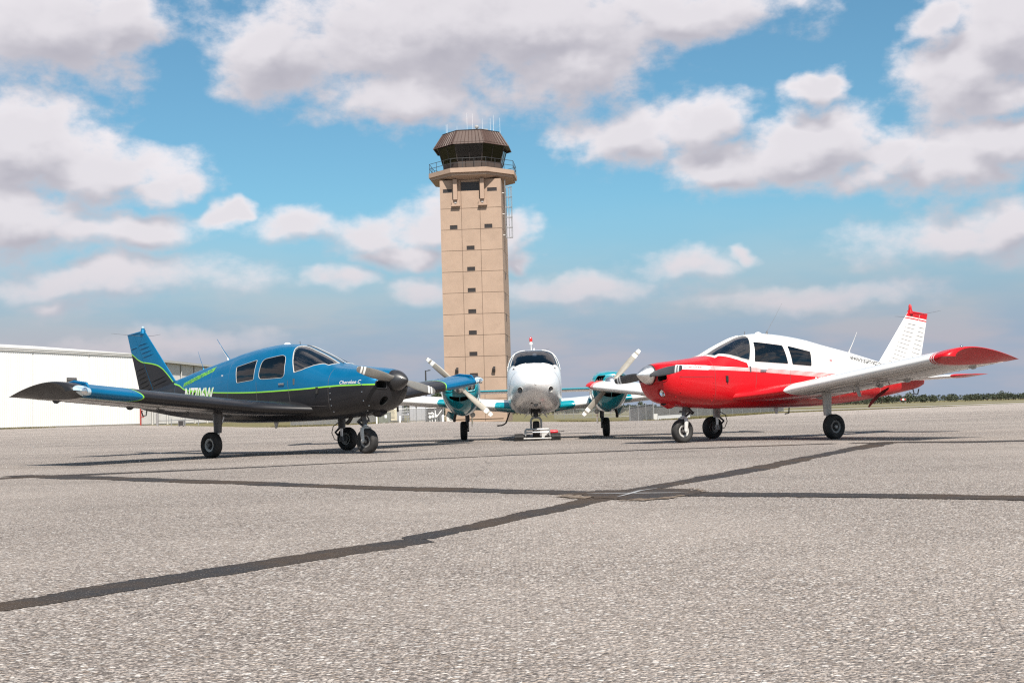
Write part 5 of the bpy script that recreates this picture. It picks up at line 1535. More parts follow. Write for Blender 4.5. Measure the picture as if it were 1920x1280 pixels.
    mb = MB(); mb.tube([(nx - .015, 0, .47), (nx, 0, .40)], .026, 12); mb.build('oleo_piston', 'steel', ng)
    nr = .205
    mb = MB()
    mb.lathe([(0, .05), (.05, .05), (.06, .03)], (nx, 0, .395), (0.05, 0, 1), 16)
    for sd in (1, -1):
        mb.tube([(nx, 0, .42), (nx + .005, sd * .085, .415), (nx + .015, sd * .105, .36), (nx + .03, sd * .103, .20)], [.026, .026, .024, .020], 10, flat=(1.5, .7))
        mb.lathe([(0, .03), (.02, .03), (.028, .018)], (nx + .03, sd * .098, nr - .002), (0, sd, 0), 14)
    mb.build('fork', 'strut_white', ng)
    mb = MB()
    for q in (-.016, .016):
        mb.tube([(nx - .05, q, .60), (nx - .17, q, .52)], .013, 6); mb.tube([(nx - .17, q, .52), (nx - .03, q, .43)], .013, 6)
    mb.build('torque_link', 'strut_grey', ng)
    mb = MB(); mb.tube([(nx - .06, .06, .66), (nx - .02, .10, .56), (nx - .02, .06, .50)], .012, 6); mb.tube([(nx - .02, -.11, .53), (nx - .02, .11, .53)], .016, 8); mb.build('steering_arm', 'strut_grey', ng)
    wheel(ng, (nx + .03, 0, nr - .004), nr, .15, 'rim_white' if not blue else 'rim_grey')
    # ---- small fittings
    mb = MB(); mb.tube([(1.02, -.12, .66), (.92, -.12, .54), (.86, -.12, .50)], .032, 12); mb.build('exhaust_pipe', 'engine_dark', root, M)
    mb = MB(); mb.loft([[(1.58 - .16 * k, q * (.10 - .02 * k), .70 - .05 * math.sin(2.2 * k) + zz) for q, zz in ((-1, 0), (-.8, -.05), (0, -.07), (.8, -.05), (1, 0), (.7, .05), (-.7, .05))] for k in (0, .5, 1, 1.6)]); o = mb.build('carburettor_scoop', 'paint_graphite' if blue else 'paint_red', root, M)
    mb = MB(); mb.add([(1.582, q * .085, .70 + zz) for q, zz in ((-1, 0), (-.8, -.04), (0, -.058), (.8, -.04), (1, 0), (.7, .04), (-.7, .04))], [tuple(range(7))]); mb.build('scoop_mouth', 'cavity', o, smooth=False)
    mb = MB(); p = B.P(-.62, 1.0); mb.lathe([(-.02, .07), (.012, .06), (.03, .03), (.034, .004)], p, (0, 0, 1), 18); mb.build('roof_vent', 'paint_white', root, M)
    mb = MB(); p = B.P(-.30, 1.0); mb.tube([p, p + Vector((-.01, 0, .055))], .006, 6); mb.build('thermometer_probe', 'strut_grey', root, M)
    def whip(px, h, lean, yy=0.0, r=.006, m='strut_white'):
        p = B.P(px, .985 if yy else 1.0); p.y = yy; mb = MB(); mb.lathe([(-.02, .022), (.03, .018), (.05, .008)], p, (-.3, 0, 1), 10); mb.tube([p + Vector((-.01, 0, .04)), p + Vector((-lean * .5, 0, h * .5)), p + Vector((-lean, 0, h))], [r, r * .8, r * .4], 6); mb.build('whip_aerial', m, root, M)
    if blue: whip(-2.18, .42, .34, .05, .009, 'paint_blue'); whip(-2.10, .30, .22, -.06, .005); whip(-2.9, .36, .15, .04, .005, 'paint_blue')
    else: whip(-2.87, .40, .24, 0, .008); whip(-.72, .55, .40, .12, .003, 'strut_grey')
    # step, drains, belly aerial
    mb = MB(); mb.prism([(0, 0), (.12, 0), (.09, -.12), (.05, -.12)], lambda u, v: (-.9 - u, -.006, .56 + v), lambda u, v: (-.9 - u, .006, .56 + v)); mb.build('belly_aerial', 'paint_white', root, M, smooth=False)
    mb = MB(); mb.tube([(-1.75, -.47, .70), (-1.80, -.56, .45), (-1.80, -.66, .44)], .012, 8); mb.build('boarding_step', 'strut_grey', root, M)
    mb = MB(); mb.tube([(-4.55, 0, .85), (-4.58, 0, .74), (-4.68, 0, .73), (-4.72, 0, .83)], .012, 8); mb.build('tail_skid', 'strut_grey', root, M)
    # cowl seams, fasteners and door fittings on both flanks
    for sd in (1, -1):
        def flank(a, b, e=.0): v = B.P(a, B.t(a, b)); n_ = Vector((0, v.y, (v.z - 1.05) * .5)).normalized(); v = v + n_ * e; return Vector((v.x, v.y * sd, v.z))
        for pa, pb in (((.86, 1.40), (.86, .64)), ((1.58, 1.10), (.90, 1.10)) if not blue else ((.80, .80), (-.2, .80)), ((-.05, 1.24), (.02, .80)), ((-.83, 1.25), (-.80, .80))):
            mb = MB(); mb.tube([flank(pa[0] + (pb[0] - pa[0]) * k / 20, pa[1] + (pb[1] - pa[1]) * k / 20, .0005) for k in range(21)], .0028, 4); mb.build('panel_seam', 'joint_dark', root, M)
        for a, b in ((1.55, 1.12), (1.55, 1.0), (1.55, .86), (.90, 1.09), (.90, 1.0), (.90, .90), (.90, .80), (.90, .70), (1.60, .78), (1.50, .70)):
            mb = MB(); p = flank(a, b); mb.lathe([(-.004, .012), (.004, .011), (.006, .004)], p, (0, sd, .05), 10); mb.build('fastener', 'steel' if blue else 'paint_red', root, M)
        for xs_ in (-1.62, -2.2, -2.85, -3.45):
            mb = MB(); mb.tube([Vector((v.x, v.y * sd, v.z)) for v in [B.P(xs_, .06 + .9 * k / 24) for k in range(25)]], .0022, 4); mb.build('panel_seam', 'seam_blend_blue' if blue else 'seam_blend', root, M)
        mb = MB(); p = flank(.62, 1.06, .001); mb.box(p, (.05, .018, .10)); mb.tube([p, p + Vector((0, sd * .02, -.06))], .012, 6); mb.build('static_port', 'cavity', root, M, smooth=False)
        mb = MB(); p = flank(.10, 1.22); mb.box(p, (.03, .02, .10)); mb.build('door_stop', 'strut_grey', root, M, smooth=False)
        mb = MB(); p = flank(-.18, 1.19, .012); mb.box(p, (.13, .02, .03)); mb.build('door_handle', 'steel', root, M)
    # ---- lettering on the flank towards the camera (and the same on the other)
    for sd in (1, -1):
        dr = -1 if sd > 0 else 1                           # reading direction along x
        def fm(x0, z0, slope=0.0, e=.004):
            def f(a, b):
                px = x0 + dr * a; pz = z0 + b + slope * a
                pz = min(pz, B.sec(px)[0] - .015)
                return Vector((px, sd * (B.Y(px, pz) + e), pz))
            return f
        if blue:
            xa = -3.06 if dr > 0 else -2.06
            for off, m_, e in ((.07, 'paint_lime', .003), (.016, 'paint_white', .006)):
                letter_part('registration_letters', 'N7706W', 1.0, .235 - (.02 if off < .01 else 0), fm(xa, .985 + (.01 if off < .01 else 0), -.015 * dr * dr if dr > 0 else .0, e), m_, root, M, shear=.12, offset=off)
            sl = .262 if dr > 0 else -.262
            letter_part('web_address', 'WWW.FLIGHTFASTTRACK.COM', .98, .075, fm(-3.14 if dr > 0 else -2.16, 1.235 if dr > 0 else 1.235 + .257, sl), 'paint_lime', root, M, shear=.30, offset=.06)
            letter_part('web_address', 'WWW.FLIGHTFASTTRACK.COM', .96, .062, fm(-3.13 if dr > 0 else -2.17, 1.242 if dr > 0 else 1.242 + .255, sl, .0065), 'letter_lime_dark', root, M, shear=.30, offset=-.004)
            letter_part('model_script', 'Cherokee C', .44, .055, fm(1.10 if dr > 0 else 1.54, 1.142), 'paint_white', root, M, shear=.3, offset=.006)
            letter_part('power_badge', '180', .06, .03, fm(-1.86 if dr > 0 else -1.80, 1.38), 'paint_white', root, M, offset=.01)
        else:
            letter_part('registration_letters', 'N7', .36, .235, fm(-1.42 if dr < 0 else -1.78, .83), 'paint_white', root, M, shear=.16, offset=.03)
            sl = -.125 if dr < 0 else .125
            letter_part('web_address', 'WWW.FLIGHTFASTTRACK.COM', 1.42, .085, fm(-2.60 if dr < 0 else -4.02, 1.385 if dr < 0 else 1.385 - .178, sl), 'letter_black', root, M, shear=0, offset=.012)
            letter_part('model_script', 'Cherokee', .36, .052, fm(1.46 if dr < 0 else 1.10, 1.248), 'letter_red', root, M, shear=.35)
            letter_part('power_badge', '180', .085, .045, fm(-1.92 if dr < 0 else -2.0, 1.345), 'letter_red', root, M)
    return root, M

def round_poly_3(pts, yv):
    return [Vector((a, yv, b)) for a, b in round_poly(pts, .05, 3)]

blue_root, blue_M = make_cherokee('blue and graphite single engine plane with lime pinstripe and black spinner', -3.363, 21.648, R(-37.14), 'blue', -1, R(1.0), R(168))
red_root, red_M = make_cherokee('red and white single engine plane with silver spinner and red wing tips', 3.888, 22.522, R(211.44), 'red', 1, R(0.9), R(4))

# red streamer hanging under the red plane's wing
mat('streamer_cloth', (0.22, 0.03, 0.03), 0.8, var=.2)
sp = red_root.matrix_basis @ (red_M @ Vector((-1.02, 2.60, .90)))
st = thing('warning_streamer', 'dull red cloth streamer dangling below the red plane wing', 'streamer', (sp.x, sp.y, sp.z - .42))
mb = MB(); rings = []
pth = [Vector((0, 0, .44)), Vector((.01, 0, .36)), Vector((0, .0, .30)), Vector((-.10, -.03, .24)), Vector((-.21, -.06, .17)), Vector((-.30, -.09, .09)), Vector((-.37, -.1, .0))]
for i, p in enumerate(pth):
    w = (.012, .014, .03, .05, .04, .03, .012)[i]; a = .5 * i
    d_ = Vector((math.cos(a) * .5, math.sin(a), .55)).normalized() * w; n_ = Vector((.002, .002, 0))
    rings.append([p + d_ + n_, p + d_ - n_, p - d_ - n_, p - d_ + n_])
mb.loft(rings); mb.build('ribbon', 'streamer_cloth', st)
mb = MB(); mb.tube([(0, 0, .44), (0, 0, .47)], .008, 6); mb.build('clip', 'steel', st)

# ================================================================ twin engined aircraft
TWIN = Body([
    (3.40, 1.185, 1.145, .022, 1.165, 2.0, 2.0), (3.385, 1.215, 1.11, .062, 1.165, 2.0, 2.0), (3.33, 1.262, 1.035, .135, 1.165, 2.0, 1.9), (3.22, 1.325, .94, .235, 1.15, 2.05, 1.9), (3.05, 1.395, .835, .345, 1.11, 2.15, 2.0), (2.8, 1.465, .735, .440, 1.07, 2.3, 2.2),
    (2.5, 1.53, .655, .510, 1.05, 2.5, 2.5), (2.2, 1.58, .605, .552, 1.04, 2.6, 2.8), (1.95, 1.618, .58, .574, 1.04, 2.7, 3.0), (1.82, 1.65, .572, .58, 1.04, 2.7, 3.1), (1.65, 1.735, .565, .587, 1.04, 3.1, 3.2),
    (1.35, 1.87, .558, .594, 1.05, 3.4, 3.3), (1.1, 1.945, .555, .597, 1.05, 3.6, 3.3), (.8, 1.975, .552, .598, 1.05, 3.6, 3.3), (0, 1.965, .55, .59, 1.05, 3.3, 3.3), (-.8, 1.87, .56, .545, 1.05, 2.6, 3.0), (-1.8, 1.66, .63, .41, 1.04, 2.4, 2.6),
    (-2.9, 1.45, .76, .24, 1.05, 2.2, 2.3), (-3.8, 1.31, .90, .10, 1.06, 2.0, 2.0), (-4.1, 1.25, .96, .04, 1.08, 2.0, 2.0)])
NAC = Body([
    (2.985, 1.27, 1.03, .13, 1.15, 2.0, 2.0), (2.978, 1.315, .97, .22, 1.145, 2.2, 2.0), (2.955, 1.345, .88, .305, 1.14, 2.4, 2.0), (2.90, 1.372, .775, .358, 1.13, 2.6, 1.9), (2.80, 1.392, .685, .388, 1.12, 2.7, 1.8), (2.6, 1.41, .605, .405, 1.10, 2.8, 1.8),
    (2.3, 1.415, .56, .405, 1.08, 2.8, 1.9), (1.9, 1.38, .55, .395, 1.03, 2.7, 2.0), (1.4, 1.25, .565, .37, .97, 2.5, 2.1), (.9, 1.12, .60, .33, .92, 2.3, 2.1), (.2, .99, .66, .25, .88, 2.1, 2.0), (-.7, .90, .74, .10, .83, 2.0, 2.0), (-.9, .86, .80, .03, .83, 2.0, 2.0)])

def make_twin(x, y, hd):
    B = TWIN
    root = thing('twin_engine_aircraft', 'white twin engine plane with teal engine cowlings facing the camera at centre', 'aeroplane', (x, y, 0), hd)
    # ---- fuselage
    ws = [(1.35, B.t(1.35, 1.49)), (1.52, B.t(1.52, 1.545)), (1.68, B.t(1.68, 1.595)), (1.78, .80), (1.815, .88), (1.825, .94), (1.83, 1.0), (.98, 1.0), (.95, .92), (.945, .83), (.955, B.t(.955, 1.76)), (.98, B.t(.98, 1.66)), (1.03, B.t(1.03, 1.55)), (1.10, B.t(1.10, 1.49))]
    sw = round_poly([(.80, 1.79), (.42, 1.83), (.36, 1.50), (.90, 1.50)], .06); rw = round_poly([(.26, 1.81), (-.45, 1.73), (-.40, 1.47), (.24, 1.49)], .06)
    ct = lambda pts: [(px, B.t(px, pz)) for px, pz in dense(pts, .045)]
    loops = {'windshield': dense(ws, .035), 'side_window': ct(sw), 'rear_window': ct(rw)}
    lam = [(.315 + .052 * math.cos(q), 1.05 + .062 * math.sin(q)) for q in np.linspace(0, 2 * PI, 24, endpoint=False)]
    loops['landing_light'] = [B.front(a, b, 2.2) for a, b in lam]
    P, skin, cm, holes = B.mesh(loops, [], lambda *a: 0)
    body = half_mesh(P, skin, cm).build('fuselage', ['paint_silver'], root, None, fix=False); weld(body)
    sh = lambda v: Vector((v.x, v.y * .965, 1.05 + (v.z - 1.05) * .968))
    ln = half_mesh(P, [f for f in skin if all(-.9 < P[i].x < 1.95 for i in f)], None, shrink=sh).build('cabin_lining', 'interior_dark', root, None, fix=False); weld(ln)
    o = half_mesh(P, holes['windshield'], None).build('windshield', 'twin_glass', root, None, fix=False); weld(o)
    for sd in (1, -1):
        path = [B.P(a, b) for a, b in loops['windshield']]; path = [Vector((p.x, p.y * sd, p.z)) for p in path]
        path = [Vector((q.x, q.y * sd, q.z)) for q in [B.P(a, b) for a, b in loops['windshield'] if b < .995]]
        k = max(range(len(path)), key=lambda i: (path[i] - path[i - 1]).length); path = path[k:] + path[:k]
        mb = MB(); mb.tube(path, .010, 6); mb.build('window_trim', 'paint_white', o, sharp=80)
        mb = MB(); mb.tube([B.P(q, .5 + .27 * (1 + .0 * q)) * 1 for q in ()] or [Vector((v.x, v.y * sd, v.z)) for v in [B.P(1.10 + .42 * k / 8, .83 - .125 * k / 8) for k in range(9)]], .010, 6); mb.build('windshield_pillar', 'trim_pale', o)
        for nm in ('side_window', 'rear_window'):
            w_ = half_mesh(P, holes[nm], None, sides=(sd,)).build(nm, 'tinted_glass', root, None, fix=False); weld(w_)
            path = [B.P(a, b) for a, b in loops[nm]]; path = [Vector((p.x, p.y * sd, p.z)) for p in path]
            mb = MB(); mb.tube(path + path[:1], .010, 6, caps=False); mb.build('window_trim', 'paint_white', w_, sharp=80)
        lp = [B.P(a, b) for a, b in loops['landing_light']]; lp = [Vector((p.x, p.y * sd, p.z)) for p in lp]; cc = sum(lp, Vector()) / len(lp)
        mb = MB(); mb.loft([lp, [cc + (p - cc) * .95 + Vector((-.10, 0, 0)) for p in lp], [cc + (p - cc) * .6 + Vector((-.11, 0, 0)) for p in lp]], cap0=False); o2 = mb.build('landing_light', 'cavity', root)
        mb = MB(); mb.lathe([(0, .045), (.012, .045), (.004, .025), (-.004, .006)], cc + Vector((-.07, 0, 0)), (1, sd * .1, 0), 20); mb.build('lamp', 'rim_grey', o2)
        mb = MB(); mb.tube(lp + lp[:1], .007, 6, caps=False); mb.build('lamp_ring', 'trim_pale', o2, sharp=80)
    mb = MB(); mb.lathe([(0, .0225), (.006, .02), (.012, .012), (.014, .001)], (3.398, 0, 1.165), (1, 0, 0), 16); mb.build('nose_tip', 'paint_silver', root)
    mb = MB(); mb.bbox((-.7, -.45, .74), (1.8, .45, .78)); mb.build('cabin_floor', 'interior_dark', root, smooth=False)
    mb = MB(); mb.loft([[(1.42, q, 1.50), (1.42, q, 1.1), (1.8, q, 1.1), (1.82, q, 1.545), (1.5, q, 1.56)] for q in (-.46, .46)]); mb.build('instrument_panel', 'panel_black', root, smooth=False)
    for sx, sy in ((.75, .26), (.75, -.26), (-.1, .24), (-.1, -.24)):
        mb = MB(); mb.loft([round_poly_3([(sx + .25, .84), (sx - .22, .82), (sx - .22, 1.0), (sx + .27, 1.02)], sy + q) for q in (-.2, .2)])
        mb.loft([round_poly_3([(sx - .16, 1.0), (sx - .36, 1.55), (sx - .25, 1.57), (sx - .04, 1.01)], sy + q) for q in (-.19, .19)]); mb.build('seat', 'seat_dark', root, smooth=False)
    mb = MB(); mb.lathe([(0, .03), (.02, .055), (.06, .055), (.08, .02)], (1.28, .02, 1.80), (0, 0, 1), 14); mb.build('compass', 'trim_pale', root)
    # nose seams
    for sd in (1, -1):
        mb = MB(); mb.tube([Vector((v.x, v.y * sd, v.z)) for v in [B.P(2.35, .25 + .5 * k / 20) for k in range(21)]], .003, 4); mb.build('panel_seam', 'joint_dark', root)
    # ---- wings
    def wz(yy): return .715 + (yy - .6) * math.tan(R(5.0))
    def wpt(yy, s, sg, off=0.0):
        c = s * s; ch = 1.78 - (yy - .6) * .115; le = 1.30 - (yy - .6) * .045
        if yy < .78: le += (.78 - yy) * .5; ch += (.78 - yy) * .5
        cb, th = naca(c, .155, .02)
        zz = cb + th if s >= 0 else cb - th
        return Vector((le - c * ch, sg * yy, wz(yy) + zz * ch - .03 * c + off))
    for sg in (1, -1):
        ys = list(np.arange(.45, 1.3, .07)) + list(np.linspace(1.3, 5.2, 26)); ss = list(np.linspace(-1, 1, 57)); SC = 1.5
        bd = []
        for y0, y1 in ((.40, .90), (1.18, 2.16)):
            bd.append(round_poly([(y0, -.30 * SC), (y1 - .07, -.30 * SC), (y1, 0.0), (y1 - .05, .26 * SC), (y0, .26 * SC)], [.01, .12, .2, .12, .01]))
        lo = [[(min(max(a, .45), 5.2), b) for a, b in dense(q, .04)] for q in bd]
        ve, fa = cdt(ys, [q * SC for q in ss], lo, [[(q, -.33 * SC) for q in np.linspace(.45, 5.2, 60)]])
        mb = MB(); mb.v = [tuple(wpt(a, b / SC, sg)) for a, b in ve]
        for f in fa:
            a = sum(ve[i][0] for i in f) / 3; b = sum(ve[i][1] for i in f) / 3
            mb.f.append(f if sg > 0 else f[::-1]); mb.m.append(1 if any(inside(q, (a, b)) for q in lo) else (2 if b / SC < -.33 else 0))
        w_ = mb.build('wing', ['paint_white', 'paint_teal', 'paint_under_shade'], root, None, fix=False, sharp=60); weld(w_, 2e-4); w_.data.set_sharp_from_angle(angle=R(50))
        # tip tank
        c0 = wpt(5.24, 0, sg); mb = MB()
        mb.lathe([(.45, .01), (.38, .09), (.15, .19), (-.3, .235), (-.9, .22), (-1.5, .13), (-1.9, .02)], c0 + Vector((-.1, 0, -.01)), (1, 0, 0), 24); mb.build('tip_tank', 'paint_white', root)
        for yy in (2.7, 3.5, 4.3):
            p = wpt(yy, -.80, sg); mb = MB(); mb.prism([(0, .01), (.16, .01), (.12, -.07), (.03, -.06)], lambda u, v: p + Vector((-u, -.01, v)), lambda u, v: p + Vector((-u, .01, v))); mb.build('hinge_bracket', 'strut_grey', w_, smooth=False)
        if sg < 0:
            p = wpt(3.05, -.35, sg); mb = MB(); mb.prism([(0, .02), (.12, .02), (.18, -.15), (.10, -.16)], lambda u, v: p + Vector((-u, -.02, v)), lambda u, v: p + Vector((-u, .02, v))); mb.build('pitot_mast', 'black_iron', w_, smooth=False)
        # ---- nacelle
        N = NAC; ny = sg * 1.565
        T = Matrix.Translation((0, ny, 0))
        lp1 = round_poly([(.150, 1.055), (.322, 1.075), (.345, 1.20), (.28, 1.312), (.085, 1.318), (.16, 1.21)], .05)
        lps = {'inlet': [N.front(a, b, 2.3) for a, b in dense(lp1, .02)]}
        lp2 = round_poly([(.002, .855), (.10, .865), (.21, .92), (.225, .975), (.12, .955), (.002, .945)], [.001, .05, .03, .03, .05, .001])
        lps['scoop'] = [N.front(a, b, 2.3) for a, b in dense(lp2, .02)]
        stripe = [(2.70, N.t(2.70, 1.02)), (2.45, N.t(2.45, .85)), (2.1, N.t(2.1, .70)), (1.75, N.t(1.75, .62)), (1.3, N.t(1.3, .64)), (1.3, N.t(1.3, .74)), (1.8, N.t(1.8, .74)), (2.2, N.t(2.2, .86)), (2.5, N.t(2.5, 1.06)), (2.66, N.t(2.66, 1.14))]
        lps['paint_sweep'] = dense(stripe, .03)
        Pn, sk, cmn, hl = N.mesh(lps, [], lambda px, pz, t, hit: 1 if hit == 'paint_sweep' else 0, du=.05, nv=40, vs_scale=1.2)
        nb = half_mesh(Pn, sk, cmn).build('nacelle', ['paint_teal', 'trim_pale'], root, T, fix=False); weld(nb)
        for sd in (1, -1):
            for nm, dep in (('inlet', .30), ('scoop', .14)):
                l3 = [N.P(a, b) for a, b in lps[nm]]; l3 = [Vector((p.x, p.y * sd, p.z)) for p in l3]; cc = sum(l3, Vector()) / len(l3)
                mb = MB(); mb.loft([l3, [p + Vector((-.03, 0, 0)) + (p - cc) * .05 for p in l3], [p + Vector((-dep, 0, 0)) for p in l3], [cc + (p - cc) * .3 + Vector((-dep - .01, 0, 0)) for p in l3]], cap0=False); mb.build('air_inlet', 'cavity', nb)
                if nm == 'inlet':
                    mb = MB(); mb.tube(l3 + l3[:1], .016, 8, caps=False); mb.build('inlet_lip', 'paint_teal', nb, sharp=80)
            mb = MB()
            for k in range(5): mb.tube([(2.86, sd * (.14 + .042 * k), 1.07), (2.86, sd * (.14 + .042 * k), 1.27 - .012 * k)], .008, 6)
            mb.lathe([(0, .05), (.05, .05), (.07, .03)], (2.84, sd * .26, 1.13), (1, 0, 0), 12); mb.tube([(2.87, sd * .12, 1.11), (2.88, sd * .22, 1.14), (2.86, sd * .31, 1.22)], .012, 6)
            mb.build('engine_cylinder', 'steel', nb)
        mb = MB(); mb.lathe([(0, .135), (.03, .137), (.09, .125), (.14, .10), (.18, .065), (.20, .03), (.205, .004)], (2.995, 0, 1.15), (1, 0, 0), 32); mb.build('spinner', 'polished_alloy', nb, sharp=60)
        mb = MB(); mb.lathe([(-.02, .08), (-.018, .14), (-.002, .14)], (2.995, 0, 1.15), (1, 0, 0), 32); mb.build('backplate', 'rim_grey', nb)
        propeller(nb, None, Vector((3.045, 0, 1.15)), .90, PI + R(47.5) if sg > 0 else -R(42.5), 'blade_grey_warm', 'blade_white', chord=.118, bands=((.78, .86), (.91, .985)), root=.09)
        mb = MB(); mb.tube([(2.35, sg * .12, .62), (2.2, sg * .16, .50), (2.05, sg * .17, .46)], [.03, .03, .034], 14); mb.build('exhaust_pipe', 'engine_dark', nb)
        # cowl flap hanging below, outer side
        mb = MB(); mb.add([(2.15, sg * .30, .66), (2.15, sg * .12, .585), (1.85, sg * .20, .47), (1.85, sg * .36, .56)], [(0, 1, 2, 3)]); mb.add([(2.15, sg * .30, .668), (2.15, sg * .12, .593), (1.85, sg * .20, .478), (1.85, sg * .36, .568)], [(3, 2, 1, 0)]); mb.build('cowl_flap', 'paint_teal', nb, smooth=False)
        # ---- main gear
        gx = 0.0; gy = sg * 1.60
        mb = MB(); mb.tube([(gx + .1, gy - sg * .06, .82), (gx + .02, gy - sg * .06, .42)], .05, 14); mg = mb.build('main_gear_leg', 'strut_grey', root)
        mb = MB(); mb.tube([(gx + .02, gy - sg * .06, .43), (gx, gy - sg * .06, .22)], .032, 12); mb.build('oleo_piston', 'steel', mg)
        mb = MB(); mb.tube([(gx, gy - sg * .09, .215), (gx, gy + sg * .07, .215)], .03, 10); mb.tube([(gx + .06, gy - sg * .06, .62), (gx + .38, gy - sg * .10, .70)], .02, 8); mb.build('side_brace', 'strut_grey', mg)
        mb = MB()
        for q in (-.018, .018): mb.tube([(gx + .07, gy - sg * .06 + q, .44), (gx + .16, gy - sg * .06, .34)], .012, 6); mb.tube([(gx + .16, gy - sg * .06, .34), (gx + .04, gy - sg * .06 + q, .25)], .012, 6)
        mb.build('torque_link', 'strut_grey', mg)
        mb = MB(); mb.bbox((gx - .25, gy - sg * .165 - .006, .30), (gx + .22, gy - sg * .165 + .006, .64)); mb.build('gear_door', 'paint_white', mg, smooth=False)
        mb = MB(); mb.lathe([(0, .05), (.06, .06), (.09, .055), (.10, .02)], (gx + .40, gy - sg * .20, .57), (1, 0, 0), 14); mb.build('door_bulge', 'paint_white', mg)
        wheel(mg, (gx, gy + sg * .03, .212), .216, .155, 'rim_grey')
    # ---- tail
    for sd in (1, -1):
        rings = []
        for yy in list(np.linspace(.05, 1.75, 9)) + [1.82, 1.88, 1.90]:
            k = max(0, (yy - 1.75) / .15); le = .2 * k * k; ch = .86 - le; loop_ = []
            for i, s in enumerate(list(np.linspace(1, 0, 13)) + list(np.linspace(0, 1, 13))[1:]):
                c = s * s; _, th = naca(c, .10, 0); loop_.append(Vector((-3.25 - le - c * ch, sd * yy, 1.155 + th * ch * (1 if i <= 12 else -1) * (1 - .7 * k) - .06 * c)))
            rings.append(loop_)
        mb = MB(); mb.loft(rings); o = mb.build('stabilator', 'paint_white', root, sharp=45)
        for fi in range(len(o.data.polygons)):
            c = o.data.polygons[fi].center
            pass
        o.data.materials.append(MATS['paint_teal'])
        for pgn in o.data.polygons:
            if pgn.center.x > -3.37 and pgn.center.z > 1.135: pgn.material_index = 1
    rings = []
    for k in range(12):
        v = k / 11; le = Vector((-2.75, 0, 1.25)).lerp(Vector((-3.75, 0, 2.36)), v); te = Vector((-4.12, 0, 1.02)).lerp(Vector((-4.32, 0, 2.34)), v)
        row = []
        for i, s in enumerate(list(np.linspace(1, 0, 13)) + list(np.linspace(0, 1, 13))[1:]):
            p = le.lerp(te, s * s); _, th = naca(s * s, .12, 0); p.y = th * (te - le).length * .55 * (1 if i <= 12 else -1); row.append(p)
        rings.append(row)
    mb = MB(); mb.loft(rings); mb.build('fin', 'paint_white', root, sharp=45)
    mb = MB(); mb.lathe([(-.02, .045), (.03, .04), (.05, .034)], (-3.82, 0, 2.36), (0, 0, 1), 16); o = mb.build('beacon', 'paint_white', root)
    mb = MB(); mb.lathe([(.051, .036), (.09, .044), (.14, .04), (.175, .02), (.18, .004)], (-3.82, 0, 2.36), (0, 0, 1), 16); mb.build('beacon_lens', 'beacon_red', o)
    for sd in (1, -1):
        mb = MB(); mb.tube([(-3.7, 0, 2.14), (-3.75, sd * .18, 2.15), (-3.95, sd * .48, 2.15 + (.09 if sd > 0 else .03))], [.005, .004, .003], 5); mb.build('whisker_aerial', 'strut_grey', root)
    mb = MB(); mb.lathe([(0, .03), (.05, .02), (.09, .006)], B.P(.2, 1.0) + Vector((0, .03, -.01)), (0, 0, 1), 10); mb.build('roof_aerial', 'paint_white', root)
    # ---- nose gear in its open bay
    nx = 2.35
    mb = MB(); mb.bbox((nx - .42, -.10, .595), (nx + .16, .10, .86)); bay = mb.build('gear_bay', 'cavity', root, smooth=False)
    mb = MB(); mb.add([(nx + .17, -.105, .64), (nx + .17, .105, .64), (nx + .22, .105, .845), (nx + .22, -.105, .845)], [(0, 1, 2, 3)]); mb.add([(nx + .5, -.105, .64), (nx + .5, .105, .64), (nx + .42, .105, .845), (nx + .42, -.105, .845)], [(0, 1, 2, 3)])
    f0 = [B.front(q, w, 2.0) for q, w in ()]
    mb = MB()
    ringp = [Vector((B.front(abs(a), b, 1.6)[0] + .014, a, b)) for a, b in ((-.105, .66), (-.105, .775), (-.095, .79), (.095, .79), (.105, .775), (.105, .66))]
    mb.add(ringp + [p + Vector((-.03, 0, 0)) for p in ringp], [(0, 1, 2, 3, 4, 5), (11, 10, 9, 8, 7, 6)] + [(i, (i + 1) % 6, 6 + (i + 1) % 6, 6 + i) for i in range(6)]); mb.build('bay_opening', 'cavity', root, smooth=False)
    mb = MB(); mb.lathe([(0, .035), (.02, .045), (.035, .03)], Vector((B.front(0.0, .745, 1.6)[0] + .02, 0, .745)), (1, 0, 0), 16); mb.build('taxi_lamp', 'rim_grey', root)
    for sd in (1, -1):
        mb = MB()
        a = [Vector((nx + .30, sd * .112, .70)), Vector((nx - .35, sd * .112, .62)), Vector((nx - .35, sd * .24, .47)), Vector((nx + .20, sd * .24, .485))]
        mb.add(a + [p + Vector((0, sd * .004, -.010)) for p in a], [(0, 1, 2, 3), (7, 6, 5, 4)] + [(i, (i + 1) % 4, 4 + (i + 1) % 4, 4 + i) for i in range(4)]); mb.build('nose_gear_door', 'paint_under_shade', root, smooth=False)
    mb = MB(); mb.tube([(nx - .15, 0, .84), (nx - .03, 0, .47)], .05, 14); ng = mb.build('nose_gear_leg', 'strut_grey', root)
    mb = MB()
    for sd in (1, -1): mb.tube([(nx - .02, 0, .485), (nx - .02, sd * .075, .47), (nx, sd * .108, .42), (nx + .02, sd * .108, .215)], [.026, .026, .022, .02], 10)
    mb.build('fork', 'strut_white', ng)
    mb = MB(); mb.tube([(nx - .10, -.09, .60), (nx - .02, -.09, .52), (nx - .02, .09, .52), (nx - .1, .09, .60)], .014, 8); mb.build('steering_arm', 'black_iron', ng)
    wheel(ng, (nx + .02, 0, .202), .205, .15, 'rim_white')
    mb = MB(); mb.tube([(.30, -.56, .62), (.26, -.66, .36), (.26, -.74, .315), (.26, -.86, .305)], .012, 8, flat=(1.4, .7)); mb.build('boarding_step', 'black_iron', root)
    return root, nx
